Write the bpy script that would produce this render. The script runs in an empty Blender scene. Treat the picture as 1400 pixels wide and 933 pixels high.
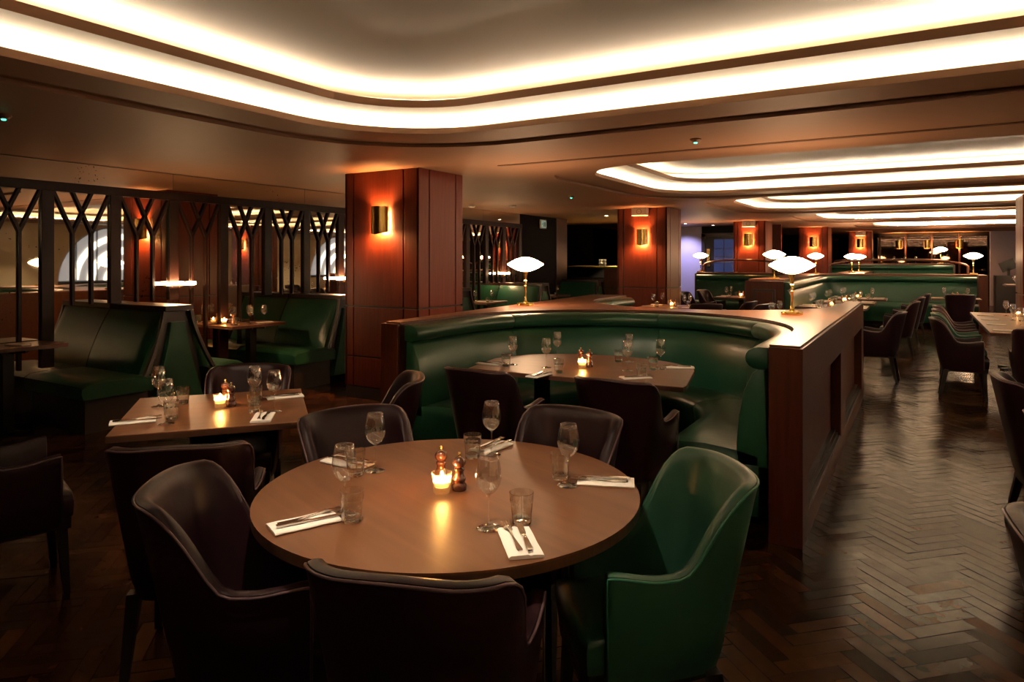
import bpy, bmesh, math, random
from mathutils import Vector, Matrix
PI=math.pi
SC=bpy.context.scene
COL=SC.collection
rnd=random.Random(7)

# ------------------------------------------------------------------ camera numbers (24 mm on full frame, levelled, vertical shift)
FPX=933.0; HY=356.0; EYE=1.53; YAW=math.radians(30.8)
CY,SY=math.cos(YAW),math.sin(YAW)
def on(px,py,z):
    """world point on the horizontal surface of height z"""
    d=FPX*(EYE-z)/(py-HY); x=(px-700)/FPX*d
    return Vector((x*CY-d*SY, x*SY+d*CY, z))
def proj(x,y,z=0):
    d=-x*SY+y*CY
    return 700+FPX*(x*CY+y*SY)/d

# ------------------------------------------------------------------ materials
def mat(name,color=(0.5,0.5,0.5),rough=0.5,metal=0.0,coat=0.0,emit=None,estr=0.0,spec=0.5,trans=0.0,ior=1.5):
    m=bpy.data.materials.new(name); m.use_nodes=True
    b=m.node_tree.nodes['Principled BSDF']
    b.inputs['Base Color'].default_value=(*color,1); b.inputs['Roughness'].default_value=rough
    b.inputs['Metallic'].default_value=metal; b.inputs['Coat Weight'].default_value=coat
    b.inputs['Specular IOR Level'].default_value=spec
    b.inputs['Transmission Weight'].default_value=trans; b.inputs['IOR'].default_value=ior
    if emit:
        b.inputs['Emission Color'].default_value=(*emit,1); b.inputs['Emission Strength'].default_value=estr
    return m
def nd(m,t,**k):
    n=m.node_tree.nodes.new(t)
    for a,v in k.items(): setattr(n,a,v)
    return n
def lk(m,a,b): m.node_tree.links.new(a,b)
def leather(name,c,rough=0.38):
    m=mat(name,c,rough,spec=0.20 if c[0]>c[1] else .38); b=m.node_tree.nodes['Principled BSDF']
    tc=nd(m,'ShaderNodeTexCoord'); no=nd(m,'ShaderNodeTexNoise'); no.inputs['Scale'].default_value=9; no.inputs['Detail'].default_value=3
    fine=nd(m,'ShaderNodeTexVoronoi'); fine.inputs['Scale'].default_value=260
    lk(m,tc.outputs['Object'],no.inputs['Vector']); lk(m,tc.outputs['Object'],fine.inputs['Vector'])
    ad=nd(m,'ShaderNodeMath',operation='MULTIPLY_ADD'); ad.inputs[1].default_value=0.06
    lk(m,fine.outputs['Distance'],ad.inputs[0]); lk(m,no.outputs['Fac'],ad.inputs[2])
    bu=nd(m,'ShaderNodeBump'); bu.inputs['Strength'].default_value=0.18; bu.inputs['Distance'].default_value=0.01
    lk(m,ad.outputs[0],bu.inputs['Height']); lk(m,bu.outputs[0],b.inputs['Normal'])
    return m
def wood(name,c1,c2,rough=0.35,axis=2,scale=7,coat=0.15,stretch=0.06):
    m=mat(name,c1,rough,coat=coat); b=m.node_tree.nodes['Principled BSDF']; b.inputs['Coat Roughness'].default_value=0.2
    tc=nd(m,'ShaderNodeTexCoord'); mp=nd(m,'ShaderNodeMapping')
    s=[1,1,1]; s[axis]=stretch; mp.inputs['Scale'].default_value=s
    no=nd(m,'ShaderNodeTexNoise'); no.inputs['Scale'].default_value=scale*4; no.inputs['Detail'].default_value=5; no.inputs['Distortion'].default_value=0.6
    lk(m,tc.outputs['Object'],mp.inputs['Vector']); lk(m,mp.outputs[0],no.inputs['Vector'])
    cr=nd(m,'ShaderNodeValToRGB'); cr.color_ramp.elements[0].position=0.3; cr.color_ramp.elements[1].position=0.7
    cr.color_ramp.elements[0].color=(*c1,1); cr.color_ramp.elements[1].color=(*c2,1)
    lk(m,no.outputs['Fac'],cr.inputs[0]); lk(m,cr.outputs[0],b.inputs['Base Color'])
    bu=nd(m,'ShaderNodeBump'); bu.inputs['Strength'].default_value=0.08; bu.inputs['Distance'].default_value=0.003
    lk(m,no.outputs['Fac'],bu.inputs['Height']); lk(m,bu.outputs[0],b.inputs['Normal'])
    return m
def thin_glass(name,tint=(0.97,0.97,0.95),ior=1.6,rough=0.0,boost=0.0):
    m=bpy.data.materials.new(name); m.use_nodes=True; nt=m.node_tree; nt.nodes.clear()
    out=nd(m,'ShaderNodeOutputMaterial'); mix=nd(m,'ShaderNodeMixShader'); tr=nd(m,'ShaderNodeBsdfTransparent'); gl=nd(m,'ShaderNodeBsdfGlossy')
    fr=nd(m,'ShaderNodeFresnel'); fr.inputs['IOR'].default_value=ior
    ad=nd(m,'ShaderNodeMath',operation='ADD',use_clamp=True); ad.inputs[1].default_value=boost
    tr.inputs[0].default_value=(*tint,1); gl.inputs['Color'].default_value=(1,1,1,1); gl.inputs['Roughness'].default_value=rough
    ge=nd(m,'ShaderNodeNewGeometry'); mi=nd(m,'ShaderNodeMapRange'); mi.inputs[3].default_value=ior; mi.inputs[4].default_value=1/ior
    lk(m,ge.outputs['Backfacing'],mi.inputs[0]); lk(m,mi.outputs[0],fr.inputs['IOR'])
    lk(m,fr.outputs[0],ad.inputs[0]); lk(m,ad.outputs[0],mix.inputs[0]); lk(m,tr.outputs[0],mix.inputs[1]); lk(m,gl.outputs[0],mix.inputs[2]); lk(m,mix.outputs[0],out.inputs[0])
    return m
def emission(name,c,s):
    m=bpy.data.materials.new(name); m.use_nodes=True; m.node_tree.nodes.clear()
    e=nd(m,'ShaderNodeEmission'); e.inputs[0].default_value=(*c,1); e.inputs[1].default_value=s
    o=nd(m,'ShaderNodeOutputMaterial'); lk(m,e.outputs[0],o.inputs[0]); return m

M={}
M['green']=leather('green_leather',(0.013,0.066,0.037),0.33)
M['greenchair']=leather('green_chair_leather',(0.019,0.074,0.045),0.38)
M['purple']=leather('aubergine_leather',(0.016,0.0055,0.0080),0.38)
M['purple2']=leather('plum_leather',(0.040,0.012,0.020),0.36)
M['piping']=leather('dark_piping',(0.10,0.06,0.07),0.4)
M['greenpipe']=leather('green_piping',(0.018,0.12,0.07),0.4)
M['column']=wood('mahogany_veneer',(0.078,0.0120,0.0048),(0.115,0.0195,0.0075),0.40,2,9,0.0)
M['column'].node_tree.nodes['Principled BSDF'].inputs['Specular IOR Level'].default_value=.28
M['panel']=wood('mahogany_panel',(0.050,0.010,0.0048),(0.075,0.016,0.0075),0.40,2,9,0.0)
M['panel'].node_tree.nodes['Principled BSDF'].inputs['Specular IOR Level'].default_value=.28
M['top']=wood('divider_top_wood',(0.12,0.045,0.022),(0.16,0.062,0.033),0.36,1,6,0.1)
M['edge']=wood('dark_edge_wood',(0.075,0.024,0.012),(0.10,0.034,0.018),0.35,0,6)
M['table']=wood('walnut_table',(0.112,0.042,0.017),(0.155,0.062,0.027),0.40,0,5,0.0)
M['table'].node_tree.nodes['Principled BSDF'].inputs['Specular IOR Level'].default_value=.32
M['table_edge']=wood('walnut_table_edge',(0.055,0.022,0.012),(0.075,0.032,0.017),0.35,0,5)
M['trellis']=wood('trellis_wood',(0.012,0.0036,0.002),(0.018,0.0055,0.003),0.38,2,6,0.0)
M['trellis'].node_tree.nodes['Principled BSDF'].inputs['Specular IOR Level'].default_value=.2
M['frame']=wood('dark_frame_wood',(0.012,0.0045,0.003),(0.018,0.007,0.0045),0.38,0,6,0.0)
M['leg']=mat('black_leg_wood',(0.012,0.008,0.007),0.35)
M['blackmetal']=mat('black_metal',(0.01,0.01,0.01),0.4,0.6)
M['plinth']=mat('dark_plinth',(0.02,0.01,0.008),0.5)
M['brass']=mat('brass',(0.83,0.56,0.17),0.22,1.0)
M['steel']=mat('cutlery_steel',(0.75,0.72,0.68),0.14,1.0)
M['linen']=mat('white_linen',(0.93,0.86,0.80),0.8)
M['white']=mat('white_plastic',(0.6,0.58,0.54),0.5)
M['ceiling']=mat('ceiling_paint',(0.25,0.130,0.072),0.6)
M['cove']=mat('cove_paint',(0.74,0.68,0.56),0.6)
M['dome']=mat('shaded_dome_paint',(0.24,0.185,0.13),0.6)  # darker copy of the cove paint; light falloff put into the colour
M['wallpaint']=mat('cream_wall',(0.55,0.47,0.33),0.7)
M['darkwall']=mat('dark_wall',(0.005,0.004,0.005),0.75,spec=.15)
M['lavender']=mat('pale_lilac_wall',(0.42,0.38,0.50),0.6)
M['glass']=thin_glass('clear_glass',(0.995,0.99,0.98),ior=2.0,boost=0.035)
M['tglass']=mat('tumbler_glass',(0.97,0.98,0.95),0.0,trans=1.0,ior=1.52,coat=1.0)
M['vglass']=thin_glass('votive_glass',(0.98,0.86,0.68),ior=1.5,rough=0.15,boost=0.03)
def votive():
    m=M['vglass']; nt=m.node_tree; mix=[n for n in nt.nodes if n.type=='MIX_SHADER'][0]; out=[n for n in nt.nodes if n.type=='OUTPUT_MATERIAL'][0]
    tl=nd(m,'ShaderNodeBsdfTranslucent'); tl.inputs[0].default_value=(1,.82,.55,1); m2=nd(m,'ShaderNodeMixShader'); m2.inputs[0].default_value=.22
    lk(m,mix.outputs[0],m2.inputs[1]); lk(m,tl.outputs[0],m2.inputs[2]); lk(m,m2.outputs[0],out.inputs[0])
votive()
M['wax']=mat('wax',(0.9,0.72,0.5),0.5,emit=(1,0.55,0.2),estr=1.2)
M['flame']=emission('flame',(1,0.56,0.20),800)
M['led']=emission('cove_led',(1.0,0.79,0.57),98)
M['opal']=emission('opal_lit',(1.0,0.62,0.34),24)
M['bulb']=emission('sconce_bulb',(1.0,0.44,0.14),520)
M['tube']=emission('wall_light_tube',(1.0,0.60,0.30),110)
M['green_led']=emission('green_led',(0.05,1.0,0.45),4)
M['spot']=emission('downlight',(1.0,0.85,0.65),20)
M['mill']=wood('mill_wood',(0.055,0.016,0.009),(0.08,0.024,0.012),0.18,2,12,0.6)
M['exitgreen']=mat('exit_sign_face',(0.25,0.32,0.25),0.5,emit=(0.6,0.8,0.6),estr=0.12)
M['black']=mat('near_black',(0.008,0.007,0.008),0.35)
# mirror with antique specks
def mirror(name,c=(0.66,0.58,0.47)):
    m=mat(name,c,0.02,1.0); b=m.node_tree.nodes['Principled BSDF']
    tc=nd(m,'ShaderNodeTexCoord'); no=nd(m,'ShaderNodeTexNoise'); no.inputs['Scale'].default_value=38; no.inputs['Detail'].default_value=2
    n2=nd(m,'ShaderNodeTexNoise'); n2.inputs['Scale'].default_value=1.7
    lk(m,tc.outputs['Object'],no.inputs['Vector']); lk(m,tc.outputs['Object'],n2.inputs['Vector'])
    mu=nd(m,'ShaderNodeMath',operation='MULTIPLY'); lk(m,no.outputs['Fac'],mu.inputs[0]); lk(m,n2.outputs['Fac'],mu.inputs[1])
    cr=nd(m,'ShaderNodeValToRGB'); cr.color_ramp.elements[0].position=0.46; cr.color_ramp.elements[1].position=0.47
    cr.color_ramp.elements[0].color=(*c,1); cr.color_ramp.elements[1].color=(0.06,0.04,0.03,1)
    lk(m,mu.outputs[0],cr.inputs[0]); lk(m,cr.outputs[0],b.inputs['Base Color'])
    return m
M['mirror']=mirror('antique_mirror')
# parquet: tone per block from a colour attribute
def parquet_mat():
    m=mat('oak_parquet',(0.1,0.05,0.02),0.25,coat=0.0,spec=0.5,ior=1.22); b=m.node_tree.nodes['Principled BSDF']
    at=nd(m,'ShaderNodeAttribute'); at.attribute_name='tone'
    tc=nd(m,'ShaderNodeTexCoord'); no=nd(m,'ShaderNodeTexNoise'); no.inputs['Scale'].default_value=14; no.inputs['Detail'].default_value=6
    lk(m,tc.outputs['Object'],no.inputs['Vector'])
    cr=nd(m,'ShaderNodeValToRGB'); e=cr.color_ramp.elements
    e[0].position=0.0; e[0].color=(0.008,0.0026,0.0013,1); e[1].position=1.0; e[1].color=(0.085,0.032,0.012,1)
    lk(m,at.outputs['Fac'],cr.inputs[0])
    mx=nd(m,'ShaderNodeMixRGB',blend_type='MULTIPLY'); mx.inputs[0].default_value=0.35
    c2=nd(m,'ShaderNodeValToRGB'); c2.color_ramp.elements[0].position=0.35; c2.color_ramp.elements[0].color=(0.45,0.4,0.36,1); c2.color_ramp.elements[1].position=0.62
    lk(m,no.outputs['Fac'],c2.inputs[0]); lk(m,cr.outputs[0],mx.inputs[1]); lk(m,c2.outputs[0],mx.inputs[2]); lk(m,mx.outputs[0],b.inputs['Base Color'])
    r=nd(m,'ShaderNodeMapRange'); r.inputs[1].default_value=0.35; r.inputs[2].default_value=0.65; r.inputs[3].default_value=0.16; r.inputs[4].default_value=0.27
    lk(m,no.outputs['Fac'],r.inputs[0]); lk(m,r.outputs[0],b.inputs['Roughness'])
    bu=nd(m,'ShaderNodeBump'); bu.inputs['Strength'].default_value=0.06; bu.inputs['Distance'].default_value=0.003
    lk(m,no.outputs['Fac'],bu.inputs['Height']); lk(m,bu.outputs[0],b.inputs['Normal'])
    return m
M['parquet']=parquet_mat()

# ------------------------------------------------------------------ mesh helpers
def obj(name,bm,m=None,parent=None,smooth=False,autos=None):
    me=bpy.data.meshes.new(name); bmesh.ops.recalc_face_normals(bm,faces=bm.faces)
    bm.to_mesh(me); bm.free()
    o=bpy.data.objects.new(name,me); COL.objects.link(o)
    if m: me.materials.append(M[m] if isinstance(m,str) else m)
    if parent: o.parent=parent
    if smooth:
        for p in me.polygons: p.use_smooth=True
        if autos: me.set_sharp_from_angle(angle=math.radians(autos))
    return o
def tag(o,label=None,cat=None,group=None,kind=None):
    if label: o['label']=label
    if cat: o['category']=cat
    if group: o['group']=group
    if kind: o['kind']=kind
    return o
def thing(name,loc=(0,0,0),rot=0,label=None,cat=None,group=None):
    o=bpy.data.objects.new(name,None); COL.objects.link(o); o.location=loc; o.rotation_euler=(0,0,rot); o.empty_display_size=0.1
    return tag(o,label,cat,group)
def dup(root,loc,rot=0,label=None,group=None):
    r=root.copy(); COL.objects.link(r); r.location=loc; r.rotation_euler=(0,0,rot)
    if label: r['label']=label
    if group: r['group']=group
    for ch in list(root.children):
        c=ch.copy(); COL.objects.link(c); c.parent=r
        for g in list(ch.children):
            d=g.copy(); COL.objects.link(d); d.parent=c
    return r
def box(bm,x0,x1,y0,y1,z0,z1,bev=0.0,rot=0,c=None):
    vs=[bm.verts.new((x,y,z)) for z in (z0,z1) for x,y in ((x0,y0),(x1,y0),(x1,y1),(x0,y1))]
    f=[bm.faces.new([vs[i] for i in q]) for q in ((3,2,1,0),(4,5,6,7),(0,1,5,4),(1,2,6,5),(2,3,7,6),(3,0,4,7))]
    if rot: bmesh.ops.rotate(bm,verts=vs,cent=c or ((x0+x1)/2,(y0+y1)/2,0),matrix=Matrix.Rotation(rot,3,'Z'))
    if bev:
        es=list({e for ff in f for e in ff.edges})
        bmesh.ops.bevel(bm,geom=es,offset=bev,segments=2,affect='EDGES',profile=0.5)
def bx(*a,**k):
    bm=bmesh.new(); box(bm,*a,**k); return bm
def prism(bm,pts,z0,z1,bev=0.0):
    n=len(pts); lo=[bm.verts.new((p[0],p[1],z0)) for p in pts]; hi=[bm.verts.new((p[0],p[1],z1)) for p in pts]
    f=[bm.faces.new(hi),bm.faces.new(lo[::-1])]
    for i in range(n): f.append(bm.faces.new((lo[i],lo[(i+1)%n],hi[(i+1)%n],hi[i])))
    if bev: bmesh.ops.bevel(bm,geom=list(f[0].edges),offset=bev,segments=2,affect='EDGES',profile=0.5)
def lathe(bm,prof,n=24,cx=0,cy=0,capb=False,capt=False,mod=None):
    rows=[]
    for r,z in prof:
        row=[]
        for i in range(n):
            a=2*PI*i/n; rr=r*(mod(a,z) if mod else 1)
            row.append(bm.verts.new((cx+rr*math.cos(a),cy+rr*math.sin(a),z)))
        rows.append(row)
    for a,b in zip(rows,rows[1:]):
        for i in range(n): bm.faces.new((a[i],a[(i+1)%n],b[(i+1)%n],b[i]))
    if capb: bm.faces.new(rows[0][::-1])
    if capt: bm.faces.new(rows[-1])
def tube(bm,pts,r,n=8,closed=False,r2=None):
    pts=[Vector(p) for p in pts]; N=len(pts); rows=[]
    up=Vector((0,0,1))
    for i,p in enumerate(pts):
        if closed: t=(pts[(i+1)%N]-pts[i-1]).normalized()
        else: t=(pts[min(i+1,N-1)]-pts[max(i-1,0)]).normalized()
        u=up if abs(t.z)<0.95 else Vector((1,0,0))
        a=t.cross(u).normalized(); b=a.cross(t).normalized()
        rr=r if r2 is None else r+(r2-r)*i/(N-1)
        rows.append([bm.verts.new(p+a*rr*math.cos(2*PI*k/n)+b*rr*math.sin(2*PI*k/n)) for k in range(n)])
    m=N if closed else N-1
    for i in range(m):
        A,B=rows[i],rows[(i+1)%N]
        for k in range(n): bm.faces.new((A[k],A[(k+1)%n],B[(k+1)%n],B[k]))
    if not closed: bm.faces.new(rows[0][::-1]); bm.faces.new(rows[-1])
def loft(bm,rows,closed_sec=True,closed_path=False,caps=True):
    """rows of points, each row one cross-section"""
    R=[[bm.verts.new(p) for p in row] for row in rows]; n=len(R[0]); m=len(R) if closed_path else len(R)-1
    for i in range(m):
        A,B=R[i],R[(i+1)%len(R)]
        for k in range(n if closed_sec else n-1): bm.faces.new((A[k],A[(k+1)%n],B[(k+1)%n],B[k]))
    if caps and not closed_path and closed_sec: bm.faces.new(R[0][::-1]); bm.faces.new(R[-1])
def ring(bm,A,zA,B,zB):
    va=[bm.verts.new((p[0],p[1],zA)) for p in A]; vb=[bm.verts.new((p[0],p[1],zB)) for p in B]; n=len(A)
    for i in range(n): bm.faces.new((va[i],va[(i+1)%n],vb[(i+1)%n],vb[i]))
def rrect(x0,x1,y0,y1,r,n=10):
    pts=[]
    for cx,cy,a0 in ((x1-r,y1-r,0),(x0+r,y1-r,PI/2),(x0+r,y0+r,PI),(x1-r,y0+r,1.5*PI)):
        for i in range(n+1):
            a=a0+PI/2*i/n; pts.append((cx+r*math.cos(a),cy+r*math.sin(a)))
    return pts
def chaikin(p,it=2,closed=False):
    for _ in range(it):
        q=[] if closed else [p[0]]
        m=len(p) if closed else len(p)-1
        for i in range(m):
            a,b=p[i],p[(i+1)%len(p)]
            q.append(tuple(a[k]*.75+b[k]*.25 for k in range(len(a)))); q.append(tuple(a[k]*.25+b[k]*.75 for k in range(len(a))))
        if not closed: q.append(p[-1])
        p=q
    return p
def sstep(a,b,x):
    t=min(1,max(0,(x-a)/(b-a))); return t*t*(3-2*t)

# ================================================================== THE ROOM
CEIL=2.5; XM=-7.2; XR=5.2; YB=-5.0; YF=28.0
# floor: herringbone blocks laid over a dark sub-floor
def floor():
    bm=bmesh.new(); lay=bm.loops.layers.float_color.new('tone')
    w=0.075; n=4; gap=0.0016; ca,sa=math.cos(PI/4),math.sin(PI/4)
    X0,X1,Y0,Y1=XM-0.2,XR,YB,YF
    R=int(26/w)
    lst=[]
    for i in range(-R,R):
        for j in range(-R,R):
            d=(i-j)%(2*n)
            if d==0: q=(i,j,n,1)
            elif d==2*n-1: q=(i,j,1,n)
            else: continue
            a=q[0]*w; b=q[1]*w; c=(q[0]+q[2]/2)*w; e=(q[1]+q[3]/2)*w
            wx=c*ca-e*sa; wy=c*sa+e*ca+10
            if wx<X0 or wx>X1 or wy<Y0 or wy>Y1: continue
            if wy>16 and (wx<-1.5): continue
            lst.append((q,wx,wy))
    rr=random.Random(3)
    for q,wx,wy in lst:
        a=q[0]*w+gap; b=q[1]*w+gap; a2=(q[0]+q[2])*w-gap; b2=(q[1]+q[3])*w-gap
        t=rr.betavariate(1.6,2.2); tz=[rr.uniform(-0.0011,0.0011) for _ in range(2)]
        vs=[]
        for (u,v),h in (((a,b),-tz[0]-tz[1]),((a2,b),tz[0]-tz[1]),((a2,b2),tz[0]+tz[1]),((a,b2),-tz[0]+tz[1])):
            vs.append(bm.verts.new((u*ca-v*sa,u*sa+v*ca+10,h)))
        f=bm.faces.new(vs)
        for l in f.loops: l[lay]=(t,t,t,1)
    base=[bm.verts.new((x,y,-0.004)) for x,y in ((X0,Y0),(X1,Y0),(X1,Y1),(X0,Y1))]
    f=bm.faces.new(base)
    for l in f.loops: l[lay]=(0.05,0.05,0.05,1)
    o=obj('floor',bm,'parquet'); tag(o,kind='structure')
floor()

# ceiling with five double-tier recesses
RECS=[(-3.85,4.0,-.25,4.42,1.0),(-3.30,4.0,6.75,10.35,0.9),(-2.75,4.0,11.3,14.7,0.9),(-2.0,4.0,15.7,19.1,0.9),(-1.1,4.0,20.2,23.6,0.9)]
def ceiling():
    bm=bmesh.new(); bc=bmesh.new(); domes=[]
    ys=[YB,5.55,10.95,15.2,19.65,YF]
    for k,(x0,x1,y0,y1,r) in enumerate(RECS):
        outer=rrect(XM-1.2,XR,ys[k],ys[k+1],0.0005)
        S=rrect(x0-.45,x1+.45,y0-.45,y1+.45,r+.4)
        O1=rrect(x0,x1,y0,y1,r)
        ring(bm,outer,CEIL,S,CEIL); ring(bm,S,CEIL,S,CEIL+.03); ring(bm,S,CEIL+.03,O1,CEIL+.03)
        ring(bm,O1,CEIL+.03,O1,CEIL+.075)
        C1=rrect(x0-.40,x1+.40,y0-.40,y1+.40,r+.35)
        ring(bc,O1,CEIL+.075,C1,CEIL+.075); ring(bc,C1,CEIL+.075,C1,CEIL+.165)
        O2=rrect(x0+.30,x1-.30,y0+.30,y1-.30,max(.3,r-.25))
        ring(bc,C1,CEIL+.165,O2,CEIL+.165)
        ring(bm,O2,CEIL+.165,O2,CEIL+.22)
        C2=rrect(x0-.12,x1+.12,y0-.12,y1+.12,r)
        ring(bc,O2,CEIL+.22,C2,CEIL+.22); ring(bc,C2,CEIL+.22,C2,CEIL+.34)
        bd=bmesh.new(); bd.faces.new([bd.verts.new((p[0],p[1],CEIL+.34)) for p in C2]); domes.append(bd)
    o=obj('ceiling',bm,'ceiling'); tag(o,kind='structure')
    c=obj('cove_lining',bc,'cove',o); 
    for bd in domes: obj('recess_dome',bd,'dome',o)
    # LED ribbons lying in the coves
    for k,(x0,x1,y0,y1,r) in enumerate(RECS):
        for off,z,rd in ((-.16,CEIL+.085,r+.1),(.14,CEIL+.23,max(.35,r-.15))):
            b=bmesh.new()
            A=rrect(x0+off,x1-off,y0+off,y1-off,rd); B=rrect(x0+off-.025,x1-off+.025,y0+off-.025,y1-off+.025,rd+.02)
            ring(b,A,z,B,z)
            obj('led_ribbon',b,'led',o)
ceiling()
# roof slab so no light leaks
tag(obj('ceiling_slab',bx(XM-1.3,XR+.1,YB-.1,YF+.1,3.0,3.1),'ceiling'),kind='structure')

def wall(name,bm,m): return tag(obj(name,bm,m),kind='structure')
wall('wall_left',bx(XM-.3,XM-.02,YB,14.0,0,3.0),'darkwall')
wall('wall_back',bx(XM-.3,XR+.1,YB-.2,YB,0,3.0),'panel')
# right-hand wall with two great arched windows (seen only in the mirrors)
def wall_right():
    bm=bmesh.new(); y=YB
    box(bm,XR,XR+.2,YB,YF,0,.9)
    arches=[10.95,19.7]; R=1.58
    prev=YB
    for c in arches:
        box(bm,XR,XR+.2,prev,c-R,.9,3.0)
        n=24
        pts=[(c-R*math.cos(PI*i/n),.9+R*math.sin(PI*i/n)) for i in range(n+1)]
        for a,b in zip(pts,pts[1:]):
            for X in (XR,XR+.2):
                v=[bm.verts.new((X,p[0],p[1])) for p in (a,b)]+[bm.verts.new((X,p[0],3.0)) for p in (b,a)]
                bm.faces.new(v)
            v=[bm.verts.new((X,p[0],p[1])) for X,p in ((XR,a),(XR,b),(XR+.2,b),(XR+.2,a))]; bm.faces.new(v)
        prev=c+R
    box(bm,XR,XR+.2,prev,YF,.9,3.0)
    wall('wall_right',bm,'wallpaint')
    for k,c in enumerate(arches):
        pane=mat('window_glow_%d'%k,(0.3,0.3,0.33),0.3,emit=(0.80,0.84,0.95),estr=0.20)
        b=bmesh.new(); n=24
        vs=[b.verts.new((XR+.12,c-R*math.cos(PI*i/n),.9+R*math.sin(PI*i/n))) for i in range(n+1)]; b.faces.new(vs)
        w=tag(obj('window_%d'%(k+1),b,pane),kind='structure')
        b=bmesh.new(); stripe=emission('stripe_glow_%d'%k,(1.0,0.97,0.86),1.5)
        for q,(r0,r1) in enumerate(((.35,.55),(.78,.98),(1.2,1.36))):
            pr=[]
            for i in range(19):
                a=PI*.02+PI*.96*i/18
                pr.append([(XR+.08,c+.2-r*math.cos(a)*1.02,.92+r*math.sin(a)) for r in (r0,r1)])
            loft(b,pr,closed_sec=False,caps=False)
        obj('curved_stripe',b,stripe,w)
        b=bmesh.new()
        tube(b,[(XR+.05,c-R*math.cos(PI*i/24),.9+R*math.sin(PI*i/24)) for i in range(25)],.035)
        box(b,XR+.0,XR+.1,c-R,c+R,.88,.97)
        for yy in (-1.1,-.55,0,.55,1.1): box(b,XR+.03,XR+.07,c+yy-.014,c+yy+.014,.9,.9+math.sqrt(R*R-yy*yy))
        obj('window_frame',b,'black',w)
wall_right()
# far mirrored wall and pale end wall
wall('wall_far',bx(-5.2,XR,YF,YF+.2,0,3.0),'darkwall')
for i in range(7):
    a=-3.6+.8*i
    tag(obj('far_mirror',bx(a+.02,a+.78,YF-.03,YF-.001,.2,2.35),mat('dark_far_mirror_%d'%i,(.11,.07,.05),.03,1.0)),['first','second','third','fourth','fifth','sixth','seventh'][i]+' tall dark mirror from the left on the far wall','mirror','dark mirrors across the far wall')
    tag(obj('mirror_post',bx(a-.03,a+.02,YF-.07,YF-.031,0,2.45),'trellis'),['first','second','third','fourth','fifth','sixth','seventh'][i]+' dark wooden post from the left between the far mirrors','post','posts between the far mirrors')
wall('trim_1',bx(2.05,3.1,YF-.12,YF-.001,0,2.55),'lavender')

# parts of the left side beyond the mirrors
wall('wall_left_end',bx(XM-.3,XM,12.401,14.05,0,2.9),'darkwall')
wall('trim_2',bx(XM-.3,XM+.02,14.05,14.6,0,2.9),mat('bronze_cladding',(0.16,0.11,0.09),0.28,0.8))
wall('wall_service_recess',bx(-10.2,-6.3,17.0,17.2,0,2.9),'darkwall')
wall('wall_recess_side',bx(-10.3,-10.1,14.6,17.0,0,2.9),'darkwall')

# mirrors behind the trellis
def mirrors():
    ys=[YB,1.1,2.95,4.64,6.55,9.2,11.0,12.40]
    for i,(a,b) in enumerate(zip(ys,ys[1:])):
        tag(obj('wall_mirror',bx(XM-.02,XM,a+.002,b-.002,0.1,CEIL-.004),'mirror'),
            ['tall antique mirror panel, out of sight to the left of the first trellis bay','tall antique mirror panel at the extreme left end of the trellis','speckled antique mirror panel reflecting the pale lens lamp and the striped arch',
             'antique mirror panel reflecting the pillar with its brass wall light','antique mirror panel reflecting the bright ceiling strip left of the big pillar','antique mirror panel behind the trellis, mostly hidden by the big pillar',
             'antique mirror panel just right of the big pillar','antique mirror panel behind the last trellis bay by the dark wall'][i],'mirror')
mirrors()

# trellis screen in front of the mirrors: posts, top rail, Y-shaped lattice
def trellis():
    y0=3.34-.645*4; n=18; P=.645; zt=2.29
    root=thing('trellis_screen',(XM,y0,0),0,'long dark wooden trellis of Y-shaped bars fixed over the mirrored wall','trellis')
    b=bmesh.new(); box(b,.002,.045,-.06,P*n+.06,2.20,zt,.004); obj('top_rail',b,'trellis',root)
    for k in range(n+1):
        near2=lambda yy: any(abs(yy-c)<1.0 for c in (4.09,6.42,9.05,11.75,1.75))
        near=lambda yy: any(abs(yy-c)<.70 for c in (4.09,6.42,9.05,11.75,1.75))
        obj('post',bx(.002,.036,k*P-.055,k*P+.055,1.085 if near(y0+k*P) else (.50 if near2(y0+k*P) else 0),zt-.05,.003),'trellis',root)
    for k in range(n):
        a=k*P+.055; w=P-.11; b=bmesh.new()
        def bar(ya,za,yb,zb,t=.013):
            d=Vector((0,yb-ya,zb-za)).normalized(); nrm=Vector((0,-d.z,d.y))*t
            ps=[]
            for X in (.004,.028):
                ps.append([Vector((X,ya,za))+nrm,Vector((X,ya,za))-nrm,Vector((X,yb,zb))-nrm,Vector((X,yb,zb))+nrm])
            loft(b,[ps[0],ps[1]])
        zf=1.80; zz=2.205
        for c,l,r in ((w/3,0,2*w/3),(2*w/3,w/3,w)):
            bar(a+c,1.085 if near(y0+a+c) else .5,a+c,zf); bar(a+c,zf,a+l,zz); bar(a+c,zf,a+r,zz)
        obj('lattice_panel',b,'trellis',root)
trellis()
# warm tube lights fixed to the trellis
tube_root=None
for i,(y,l) in enumerate(((4.66,'between the first two green booths'),(7.2,'at the left edge of the big pillar'),(9.7,'hidden behind the big pillar'),(11.6,'behind the lens lamp, right of the big pillar'))):
    if i==0:
        t=thing('wall_light',(XM+.08,y,1.27),0,None,'wall light'); tube_root=t
        b=bmesh.new(); tube(b,[(.04,-.17,0),(.04,.17,0)],.018,10); obj('light_tube',b,'tube',t,True)
        b=bmesh.new(); box(b,.0,.03,-.18,.18,-.028,-.018); box(b,-.004,.03,-.02,.02,-.05,-.018); obj('bracket',b,'brass',t)
    else: t=dup(tube_root,(XM+.08,y,1.27))
    t['label']='tube light on the mirrored trellis '+l

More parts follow.
